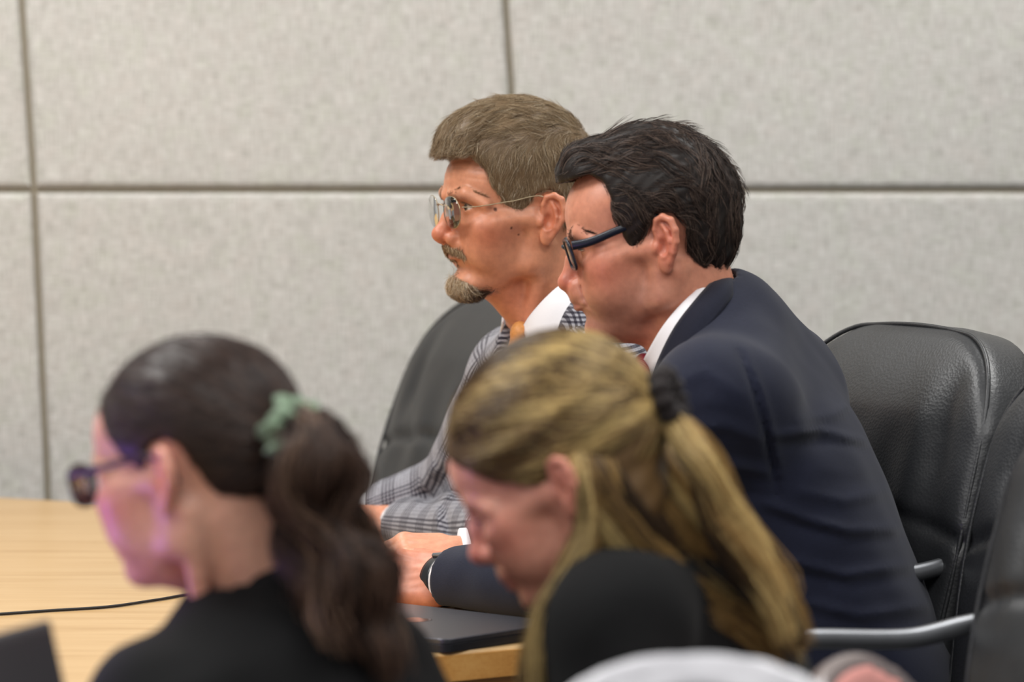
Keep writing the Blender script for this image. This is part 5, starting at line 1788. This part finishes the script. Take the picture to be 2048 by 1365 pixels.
# ------------------------------------------------------------------ the two women at the nearer table
def low_chair(loc, yaw, label):
    A = frame_axes(yaw)
    t = empty('side_chair', (loc[0], loc[1], 0), label, 'chair')
    fr = Frame((loc[0], loc[1], 0), A)
    f_seat = lambda P: sd_box(fr.l(P), (0, 0, 440), (215, 220, 26), 22) * 0.001
    v, q = surface(f_seat, fr.o + np.array([-0.34, -0.34, 0.40]), fr.o + np.array([0.34, 0.34, 0.48]), 0.011)
    mesh_obj('seat', v, q, M_LEATHER, t)
    def f_b(P):
        L = fr.l(P); L[:, 0] += 225 + 0.0009 * L[:, 1] ** 2 * -1 + (L[:, 2] - 600) * 0.12
        return sd_box(L, (0, 0, 660), (18, 205, 105), 16) * 0.001
    v, q = surface(f_b, fr.o + np.array([-0.42, -0.42, 0.53]), fr.o + np.array([0.42, 0.42, 0.80]), 0.010)
    mesh_obj('backrest', v, q, M_LEATHER, t)
    for sx, sy in ((1, 1), (1, -1), (-1, 1), (-1, -1)):
        top = (190 * sx, 195 * sy, 430)
        pts = [fr.w((205 * sx, 205 * sy, 4)), fr.w(top)]
        if sx < 0: pts += [fr.w((-215, 200 * sy, 560)), fr.w((-222, 190 * sy, 660))]
        v, f = tube_path(pts, 0.012, 14, 8)
        mesh_obj('leg', v, f, M_GREYMETAL, t)
    return t

def woman(spec):
    rng = np.random.default_rng(spec['seed'])
    fr = spec['fr']; p = spec['p']
    hipc, nb, ty = spec['hip'], spec['nb'], math.radians(spec['torso_yaw'])
    left = np.array([math.sin(ty), -math.cos(ty), 0]); fwd = np.array([-math.cos(ty), -math.sin(ty), 0])
    person = empty('person', (hipc[0], hipc[1], 0), spec['label'], 'person')
    n0 = fr.w((-22, 0, -25)); n1 = nb + np.array([0, 0, -0.03])
    def neck(P):
        d = sd_cap(P, n0, n1, 0.049, 0.054) / fr.mm()
        S = fr.l(P); S[:, 1] = np.abs(S[:, 1])
        d = smin(d, sd_cap(S, (-14, 54, -30), (2, 30, -120), 10, 9), 16)
        d = smin(d, sd_ell(S, (36, 0, -76), (38, 30, 16)), 16)
        return smin(d, sd_cap(P, fr.w((34, 0, -80)), nb + fwd * 0.045 + np.array([0, 0, 0.0]), 0.022, 0.028) / fr.mm(), 16)
    v, q, c = build_head(fr, p, neck, fr.o - 0.175, fr.o + 0.16, 0.0026, spec['skin'], None)
    parts = [(v, q, c)]
    SL = nb + left * spec.get('sw', 0.165) + np.array([0, 0, -0.075 + spec.get('sh_up', 0)]) + fwd * spec.get('hunch', 0.02)
    SR = nb - left * spec.get('sw', 0.165) + np.array([0, 0, -0.075 + spec.get('sh_up', 0)]) + fwd * spec.get('hunch', 0.02)
    EL, WL, ER, WR = spec['EL'], spec['WL'], spec['ER'], spec['WR']
    torso = Loft(hipc, nb, left, [(0, .15, .095, 0), (.3, .125, .085, 0), (.65, .14, .095, 0.01), (.85, .13, .075, 0), (.97, .06, .05, 0), (1.05, .045, .045, 0)])
    def fb(P):
        d = torso.sd(P, -0.012)
        d = smin(d, sd_chain(P, [SL, EL, WL], [0.042, 0.034, 0.023], 0.01), 0.03)
        return smin(d, sd_chain(P, [SR, ER, WR], [0.042, 0.034, 0.023], 0.01), 0.03)
    lo, hi = bbox([hipc, nb, SL, SR, EL, ER, WL, WR], 0.12)
    v, q = surface(fb, lo, hi, 0.015, slack=0.03)
    parts.append((v, q, np.tile(s2l(spec['skin'][0]), (len(v), 1))))
    for W_, E_, sg in ((WL, EL, -1), (WR, ER, 1)):
        fd = (W_ - E_) / np.linalg.norm(W_ - E_); fd = np.array([fd[0], fd[1], -0.02])
        fh = lambda P: hand_sdf(P, W_, fd, (0, 0, 1), sg, [(0.25, 0.5, 0.3)] * 4, 0.08, (0.5, -0.25))
        lo, hi = bbox([W_, W_ + fd * 0.19], 0.08)
        vh, qh = surface(fh, lo, hi, 0.0045, slack=0.006)
        parts.append((vh, qh, np.tile(s2l(spec['skin'][0]), (len(vh), 1))))
    v, q, c = join_arrays(parts)
    mesh_obj('body', v, q, M_SKIN, person, col=c)
    for s in (-1, 1): eye_part(fr, s, person, M_EYE, (1, 0, -0.6))
    eyelashes(fr, p, person, M_LASH)
    jk = Loft(hipc, nb, left, [(-.06, .18, .125, 0), (.0, .175, .12, 0.0), (.3, .15, .105, 0.0), (.65, .165, .115, 0.01), (.82, .15, .095, 0.004), (.92, .11, .075, 0.0), (1.0, .07, .06, 0.0), (1.04, .06, .054, 0)])
    def fj(P):
        d = jk.sd(P)
        for S_, E_, W_ in ((SL, EL, WL), (SR, ER, WR)):
            d = smin(d, sd_cap(P, nb - np.array([0, 0, 0.02]), S_, 0.058, 0.066), 0.05)
            d = smin(d, sd_chain(P, [S_, E_, W_ + (E_ - W_) * 0.05], [0.069, 0.054, 0.038], 0.02), 0.025)
        d = np.maximum(d, TZ + 0.004 - P[:, 2] - 10 * (P[:, 0] > -0.22))
        d = smax(d, -sd_cap(P, n0, n1, 0.053, 0.058), 0.008)
        d = smax(d, -sd_chain(P, [nb + fwd * 0.06 + (0, 0, 0.02), nb + fwd * 0.13 + (0, 0, -0.12)], [0.05, 0.03]), 0.01)
        return d - ripple(P, 20, 0.0022) - folds(P, spec.get('folds', []), 9.0)
    lo, hi = bbox([hipc - (0, 0, .02), nb, SL, SR, EL, ER, WL, WR], 0.15)
    v, q = surface(fj, lo, hi, 0.0085, slack=0.03)
    v = relax(v, q, 1, 0.4)
    jacket = mesh_obj('jacket', v, q, M_BLACK, person)
    # collar standing round the neck
    nx = np.cross(left, (nb - n0) / np.linalg.norm(nb - n0))
    rows = []
    ax = (n0 - nb) / np.linalg.norm(n0 - nb)
    for h_, r_ in ((0.038, 0.060), (0.046, 0.066), (0.020, 0.080), (-0.012, 0.094)):
        row = []
        for k in range(13):
            a = math.radians(-150 + 300 * k / 12)          # open at the front
            dr = math.cos(a) * -fwd + math.sin(a) * left
            dr = dr - (dr @ ax) * ax
            drop = -0.045 * max(0.0, (abs(a) - 1.4) / 1.2)
            row.append(nb + dr * r_ + ax * (h_ + drop))
        rows.append(row)
    v, q = sheet(rows, 0.004, 2)
    mesh_obj('collar', v, q, M_BLACK, jacket)
    seat = np.array([hipc[0], hipc[1], 0.555])
    fl = lambda P: np.maximum(smin(legs_sdf(P, seat, fwd, left, 0.53, 0.38), sd_ell(P, seat + (0.0, 0, 0.05), (0.14, 0.17, 0.11)), 0.05), P[:, 2] - 0.66)
    lo, hi = bbox([seat, seat + fwd * 0.45, (seat[0], seat[1], 0.05)], 0.24); lo[2] = 0.02; hi[2] = 0.72
    v, q = surface(fl, lo, hi, 0.018, slack=0.03)
    mesh_obj('trousers', v, q, M_BLACK, person)
    shoes(person, seat, fwd, left, 0.53, 0.38, M_BLACKPLASTIC)
    return person, rng

def gathered(F, roots, T, steps, rng, lev=(-1.5, 1.5), bulge=0.0):
    """strands drawn over the hair mass from their roots to the tie T"""
    n = len(roots); out = []
    lv = rng.uniform(lev[0], lev[1], n)
    Tj = T + rng.normal(0, 3.5, (n, 3))
    for k in range(steps):
        t = k / (steps - 1)
        P = (roots * (1 - t) + Tj * t).astype(np.float32)
        P[:, 2] += bulge * math.sin(math.pi * t)
        for _ in range(4):
            P = (P - grad(F, P, 1.5) * np.clip(F(P) - lv * (1 - 0.6 * t), -22, 22)[:, None]).astype(np.float32)
        out.append(P)
    out[-1] = (0.5 * out[-1] + 0.5 * Tj)
    return np.stack(out, 1)

def woman_brown():
    fr = mk_frame((322, 968), 3.62, -28, 9, 0, 0.96)
    nb = PX(560, 1170, 3.64)
    spec = dict(seed=21, fr=fr, p=dict(lid_up=1.0, lid_lo=2.0, lid_shift=-1.5, tip_x=-4, jaw_w=0.92, brow=-3, lip_u=5, lip_l=6, chin_x=-2, chin_z=3, ear_s=1.0, nasolabial=0.8),
                hip=np.array([-0.11, 3.57, 0.60]), nb=nb, torso_yaw=-26,
                label='woman with a brown ponytail in a green scrunchie, dark glasses and a black jacket',
                skin=((222, 172, 150), (226, 116, 100), (188, 110, 108)),  # ruddy tone is raised to carry the backlit red of her ear
                EL=np.array([-0.30, 3.44, 0.80]), WL=np.array([-0.52, 3.62, 0.785]), ER=np.array([-0.26, 3.84, 0.80]), WR=np.array([-0.50, 3.72, 0.785]), hunch=0.03, sw=0.155, sh_up=-0.03)
    person, rng = woman(spec)
    poly = [(150, 94), (95, 95), (77, 80), (60, 52), (46, 32), (30, 20), (20, 10), (14, 24), (6, 36), (-10, 42), (-26, 32), (-36, 2), (-44, -40), (-62, -64), (-140, -66), (-140, 230), (150, 230)]
    F = hair_field([((-5, 0, 49), (103, 79, 84)), ((-50, 0, 30), (56, 62, 60))], SKULL, poly, 4.0, spec['p'], lambda L: 0.5 * np.sin(L[:, 2] * 0.5 + L[:, 1] * 0.3))
    fH = lambda P: F(fr.l(P)) * fr.mm()
    v, q = surface(fH, fr.o - np.array([0.16, 0.16, 0.09]), fr.o + np.array([0.16, 0.16, 0.16]), 0.0042, slack=0.006)
    VL = fr.l(v)
    T = np.array([-114, 12, 18.0])
    st = gathered(F, roots_on(VL, 3200, rng), T, 9, rng)
    cols = np.array([s2l((48, 36, 32)), s2l((62, 46, 40)), s2l((78, 58, 48)), s2l((38, 30, 28))])
    C = cols[rng.integers(0, 4, len(st))] * rng.uniform(0.8, 1.25, (len(st), 1))
    outs = [(v, q, np.tile(s2l((48, 37, 33)), (len(v), 1))), strand_mesh(fr, st, C, 0.40)]
    Tw = fr.w(T)
    Yp = Tw[1]
    pc = [s2l((52, 38, 33)), s2l((72, 53, 44)), s2l((98, 74, 60)), s2l((40, 30, 27)), s2l((128, 102, 84))]
    for k in range(20):
        u = (k + 0.5) / 20 * 2 - 1; dy = rng.uniform(-0.05, 0.03); dx = u * 62 + rng.normal(0, 8)
        en = rng.uniform(-70, 40)
        pts = [Tw, PX(620 + dx * 0.30, 858 - abs(dx) * 0.2, Yp + dy * 0.4), PX(638 + dx * 0.85, 930, Yp + dy), PX(644 + dx * 0.95, 1030, Yp + dy), PX(684 + dx * 1.15, 1130, Yp + dy), PX(716 + dx * 1.05, 1220 + en * 0.5, Yp + dy), PX(712 + dx * 0.9, 1310 + en, Yp + dy)]
        base = [pc[rng.integers(0, 5)], pc[rng.integers(0, 4)], pc[rng.integers(0, 4)]]
        outs.append(locks([(pts, [0.006, 0.014, 0.016, 0.015, 0.014, 0.011, 0.003])], [150], rng, 0.008, base, 0.42, m=26, twist=1.2, wave=0.010, waves=rng.uniform(2.0, 3.2), curl=0.25))
    v, q, c = join_arrays(outs)
    mesh_obj('hair', v, q, M_HAIR, person, col=c)
    # scrunchie: a puckered ring of green cloth round the root of the ponytail
    axd = fr.w(T + np.array([-30, 4, 8])) - Tw; axd /= np.linalg.norm(axd)
    e1 = np.cross(axd, (0, 0, 1)); e1 /= np.linalg.norm(e1); e2 = np.cross(axd, e1)
    vs_, qs_ = [], []
    nu, nv = 64, 14
    cc = Tw + axd * 0.006
    for i in range(nu):
        a = 2 * math.pi * i / nu
        rm = 0.031 + 0.003 * math.sin(9 * a); rt = 0.0105 + 0.003 * math.sin(14 * a + 1) + 0.0015 * math.sin(23 * a)
        d = math.cos(a) * e1 + math.sin(a) * e2
        for j in range(nv):
            b = 2 * math.pi * j / nv
            vs_.append(cc + d * (rm + rt * math.cos(b)) + axd * (rt * 1.15 * math.sin(b) + 0.004 * math.sin(5 * a)))
    for i in range(nu):
        for j in range(nv):
            qs_.append((i * nv + j, ((i + 1) % nu) * nv + j, ((i + 1) % nu) * nv + (j + 1) % nv, i * nv + (j + 1) % nv))
    mesh_obj('scrunchie', np.array(vs_), np.array(qs_), mat_cloth('green_satin', (108, 128, 104), 0.35, 0.5, 0.2, 120), person, label='pale green scrunchie')
    eyeglasses(person, fr, 50, 38, 2.8, 2.1, mat_plain('plum_acetate', (52, 34, 44), 0.25), cx=35, x0=113, z0=8, tilt=0.12, wrap=0.12, temple_r=2.0, temple_h=1.9, ear=(-4, 80, 24), temple_z=0.62)
    low_chair((-0.12, 3.57), -26, 'low chair the woman with the ponytail sits on')
woman_brown()
low_chair((0.10, 5.60), 16, 'low chair the grey haired man sits on')

# her own laptop stands open before her, left of the picture, its screen lit violet
open_laptop('laptop', (-0.665, 3.47), (-0.15, 0.989), math.radians(18), 0.31, 0.20,
            'open laptop with a lit violet screen before the woman with the ponytail', 7.0, 0.19)

def woman_blonde():
    fr = mk_frame((1118, 984), 3.80, -10, 27, 0, 0.985)
    nb = PX(1335, 1118, 3.86)
    spec = dict(seed=33, fr=fr, p=dict(lid_up=0.5, lid_lo=1.5, lid_shift=-2.0, tip_x=-2, tip_z=3, jaw_w=0.88, brow=-4, lip_u=4.4, lip_l=5.2, chin_x=0, chin_z=3, ear_s=0.95, nasolabial=0.6, face_w=0.96),
                hip=np.array([0.24, 3.95, 0.60]), nb=nb, torso_yaw=-8,
                label='woman with long blonde half-up hair in a black jacket, head bowed',
                skin=((222, 160, 138), (216, 122, 104), (190, 104, 98)),
                EL=np.array([0.10, 3.64, 0.76]), WL=np.array([-0.07, 3.76, 0.665]), ER=np.array([0.17, 4.10, 0.73]), WR=np.array([-0.05, 3.93, 0.665]), hunch=0.03, sw=0.16, sh_up=0.03)
    person, rng = woman(spec)
    poly = [(150, 86), (100, 86), (80, 64), (54, 38), (30, 22), (14, 12), (4, 16), (-10, 20), (-22, 4), (-30, -40), (-60, -92), (-150, -92), (-150, 250), (150, 250)]
    F = hair_field([((-9, 0, 54), (106, 83, 95)), ((-62, 0, 34), (52, 62, 56)), ((-52, 0, -20), (36, 58, 66))], SKULL, poly, 6.0, spec['p'],
                   lambda L: 0.9 * np.sin(L[:, 2] * 0.22 + 1.5 * np.sin(L[:, 0] * 0.03) + L[:, 1] * 0.12))
    fH = lambda P: F(fr.l(P)) * fr.mm()
    v, q = surface(fH, fr.o - np.array([0.17, 0.13, 0.14]), fr.o + np.array([0.19, 0.13, 0.20]), 0.0042, slack=0.006)
    VL = fr.l(v)
    T = np.array([-116, 10, 34.0])
    cols = np.array([s2l((176, 146, 96)), s2l((150, 120, 76)), s2l((206, 180, 128)), s2l((112, 88, 58)), s2l((132, 106, 72))])
    st = gathered(F, roots_on(VL, 5600, rng, lambda L: (L[:, 2] > 8) & (L[:, 1] > -70)), T, 10, rng)
    # lengths lie in strands of darker and lighter tone; darker at the roots of the front hairline
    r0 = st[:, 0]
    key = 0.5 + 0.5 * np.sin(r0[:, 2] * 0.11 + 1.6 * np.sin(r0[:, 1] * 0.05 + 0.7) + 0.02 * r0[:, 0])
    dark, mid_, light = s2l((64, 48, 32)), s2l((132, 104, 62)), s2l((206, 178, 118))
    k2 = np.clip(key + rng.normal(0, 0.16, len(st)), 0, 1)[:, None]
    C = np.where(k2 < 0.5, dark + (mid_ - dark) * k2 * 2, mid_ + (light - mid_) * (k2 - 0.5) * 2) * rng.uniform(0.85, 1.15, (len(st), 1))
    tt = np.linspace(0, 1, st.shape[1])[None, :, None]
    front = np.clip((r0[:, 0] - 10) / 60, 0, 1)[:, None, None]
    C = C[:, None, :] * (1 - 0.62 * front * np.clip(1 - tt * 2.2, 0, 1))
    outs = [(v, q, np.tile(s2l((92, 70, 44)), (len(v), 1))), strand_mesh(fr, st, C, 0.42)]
    Tw = fr.w(T)
    g, cnt = [], []
    def add(pts, rad, n): g.append((pts, rad)); cnt.append(n)
    Yt = Tw[1]
    # the tied tail
    for k in range(12):
        dx = rng.uniform(-26, 34); dy = rng.uniform(-0.03, 0.02); e = rng.uniform(-30, 16)
        add([Tw, PX(1366 + dx * 0.4, 866 - dx * 0.1, Yt + dy * .5), PX(1408 + dx * 0.75, 930, Yt + dy), PX(1450 + dx, 1020, Yt + dy), PX(1502 + dx, 1110, Yt + dy), PX(1552 + dx * 0.8, 1195, Yt + dy), PX(1582 + e, 1275 + e, Yt + dy)],
            [0.007, 0.013, 0.014, 0.014, 0.013, 0.010, 0.003], 170)
    # the loose curtain: from behind the ear, down and back over the shoulder
    for k in range(24):
        u = k / 23
        x0 = 1168 + 170 * u; Y0 = 3.722 + 0.10 * u ** 1.5; j = rng.normal(0, 9)
        add([PX(x0 - 22, 880, Y0 + 0.02), PX(x0, 945, Y0 - 0.004), PX(x0 + 22 + 20 * u + j, 1010, Y0), PX(x0 + 72 + 30 * u + j, 1090, Y0 + 0.01), PX(x0 + 160 + 25 * u + j, 1180, Y0 + 0.03), PX(1462 + 110 * u + j * 2, 1262 + 20 * u, Y0 + 0.05), PX(1520 + 70 * u + j, 1330 - 20 * u, Y0 + 0.06)],
            [0.008, 0.012, 0.013, 0.013, 0.012, 0.010, 0.003], 150)
    # the lock that falls in front of the shoulder
    for k in range(9):
        u = k / 8; j = rng.normal(0, 5)
        x0 = 1162 + 66 * u; Y0 = 3.715 + 0.03 * u
        add([PX(x0, 900, Y0 + 0.02), PX(x0 + 4, 960, Y0), PX(x0 + 2 + j, 1050, Y0), PX(1128 + 44 * u + j, 1150, Y0 - 0.01), PX(1086 + 34 * u + j, 1240, Y0 - 0.02), PX(1062 + 26 * u + j, 1340, Y0 - 0.03), PX(1050 + 20 * u, 1440, Y0 - 0.04)],
            [0.008, 0.010, 0.010, 0.009, 0.008, 0.007, 0.003], 110)
    lc = [s2l((164, 130, 80)), s2l((206, 178, 120)), s2l((116, 90, 56)), s2l((70, 53, 38)), s2l((146, 116, 70)), s2l((54, 42, 31))]  # hair tones; the darkest also stand in for shadow between the locks
    # one tone per lock, mixed a little
    for k, ((pts, rad), n) in enumerate(zip(g, cnt)):
        a_ = rng.integers(0, 6)
        outs.append(locks([(pts, rad)], [n], rng, 0.005, [lc[a_], lc[a_], lc[rng.integers(0, 6)]], 0.42, m=20, twist=0.8, wave=0.004, waves=1.6))
    # fine down at the temple and in front of the ear
    v, q, c = join_arrays(outs)
    mesh_obj('hair', v, q, M_HAIR, person, col=c)
    # dark hair tie
    axd = fr.w(T + np.array([-30, 6, -4])) - Tw; axd /= np.linalg.norm(axd)
    e1 = np.cross(axd, (0, 0, 1)); e1 /= np.linalg.norm(e1); e2 = np.cross(axd, e1)
    vs_, qs_ = [], []
    nu, nv = 48, 12
    for i in range(nu):
        a = 2 * math.pi * i / nu
        d = math.cos(a) * e1 + math.sin(a) * e2 * 1.25
        rm = 0.017; rt = 0.008 + 0.002 * math.sin(11 * a)
        for j in range(nv):
            b = 2 * math.pi * j / nv
            vs_.append(Tw + axd * 0.010 + d * (rm + rt * math.cos(b)) + axd * rt * 1.3 * math.sin(b))
    for i in range(nu):
        for j in range(nv):
            qs_.append((i * nv + j, ((i + 1) % nu) * nv + j, ((i + 1) % nu) * nv + (j + 1) % nv, i * nv + (j + 1) % nv))
    mesh_obj('hair_tie', np.array(vs_), np.array(qs_), mat_cloth('dark_elastic', (34, 28, 28), 0.3, 0.7, 0.1, 300), person, label='dark hair tie')
woman_blonde()

# ------------------------------------------------------------------ chair backs close to the camera
def shell_chair(px_c, py_top, Y, half_w, yaw, mat, mat2, label):
    top = PX(px_c, py_top, Y)
    A = frame_axes(yaw)
    o = np.array([top[0], top[1], 0]) + A[:, 0] * 0.22
    t = empty('shell_chair', (o[0], o[1], 0), label, 'chair', 'shell chairs in the foreground')
    fr = Frame(o, A)
    zt = top[2] * 1000
    def f_b(P):
        L = fr.l(P)
        s = L[:, 2] - 450
        x = L[:, 0] + 150 + 70 * np.clip(s / (zt - 450), 0, 1.2) - 0.0011 * L[:, 1] ** 2 * 0.6
        hw = half_w * 1000
        # superelliptic outline, top at zt
        k = (np.abs(L[:, 1] / hw) ** 2.4 + np.abs((L[:, 2] - (zt - 260)) / 260) ** 2.4) ** (1 / 2.4)
        o1 = (k - 1) * 200
        a_, b_ = o1 + 9, np.abs(x) - 12 + 9
        return (np.sqrt(np.maximum(a_, 0) ** 2 + np.maximum(b_, 0) ** 2) + np.minimum(np.maximum(a_, b_), 0) - 9) * 0.001
    v, q = surface(f_b, fr.o + np.array([-0.5, -0.5, 0.40]), fr.o + np.array([0.5, 0.5, 1.02]), 0.009, slack=0.02)
    mesh_obj('backrest', v, q, mat, t)
    def f_p(P):
        L = fr.l(P)
        s = L[:, 2] - 450
        x = L[:, 0] + 150 + 70 * np.clip(s / (zt - 450), 0, 1.2) - 0.0011 * L[:, 1] ** 2 * 0.6
        hw = half_w * 1000 * 0.82
        k = (np.abs(L[:, 1] / hw) ** 2.4 + np.abs((L[:, 2] - (zt - 240)) / 230) ** 2.4) ** (1 / 2.4)
        return np.maximum((k - 1) * 170, np.abs(x) - 17) * 0.001
    v, q = surface(f_p, fr.o + np.array([-0.5, -0.5, 0.40]), fr.o + np.array([0.5, 0.5, 1.02]), 0.010, slack=0.02)
    mesh_obj('back_pad', v, q, mat2, t)
    f_s = lambda P: sd_box(fr.l(P), (30, 0, 440), (215, 215, 24), 20) * 0.001
    v, q = surface(f_s, fr.o + np.array([-0.36, -0.36, 0.40]), fr.o + np.array([0.36, 0.36, 0.48]), 0.012)
    mesh_obj('seat', v, q, mat, t)
    for sx, sy in ((1, 1), (1, -1), (-1, 1), (-1, -1)):
        v, f = tube_path([fr.w((30 + 205 * sx, 205 * sy, 4)), fr.w((30 + 150 * sx, 150 * sy, 425))], 0.012, 6, 8)
        mesh_obj('leg', v, f, M_GREYMETAL, t)
    return t
M_WHITESHELL = mat_plain('white_plastic', (188, 187, 192), 0.35, 0, 0.5, 0.03)
M_GREYSHELL = mat_plain('taupe_plastic', (118, 106, 104), 0.3, 0, 0.5, 0.05)
M_ROSE = mat_cloth('rose_fabric', (208, 140, 132), 0.1, 0.8, 0.1)
shell_chair(1405, 1306, 3.15, 0.19, 80, M_WHITESHELL, M_WHITESHELL, 'white shell chair, its rounded back at the bottom picture edge')
shell_chair(1672, 1314, 3.62, 0.25, 160, M_GREYSHELL, M_ROSE, 'taupe chair with a rose back pad beside the white shell chair')
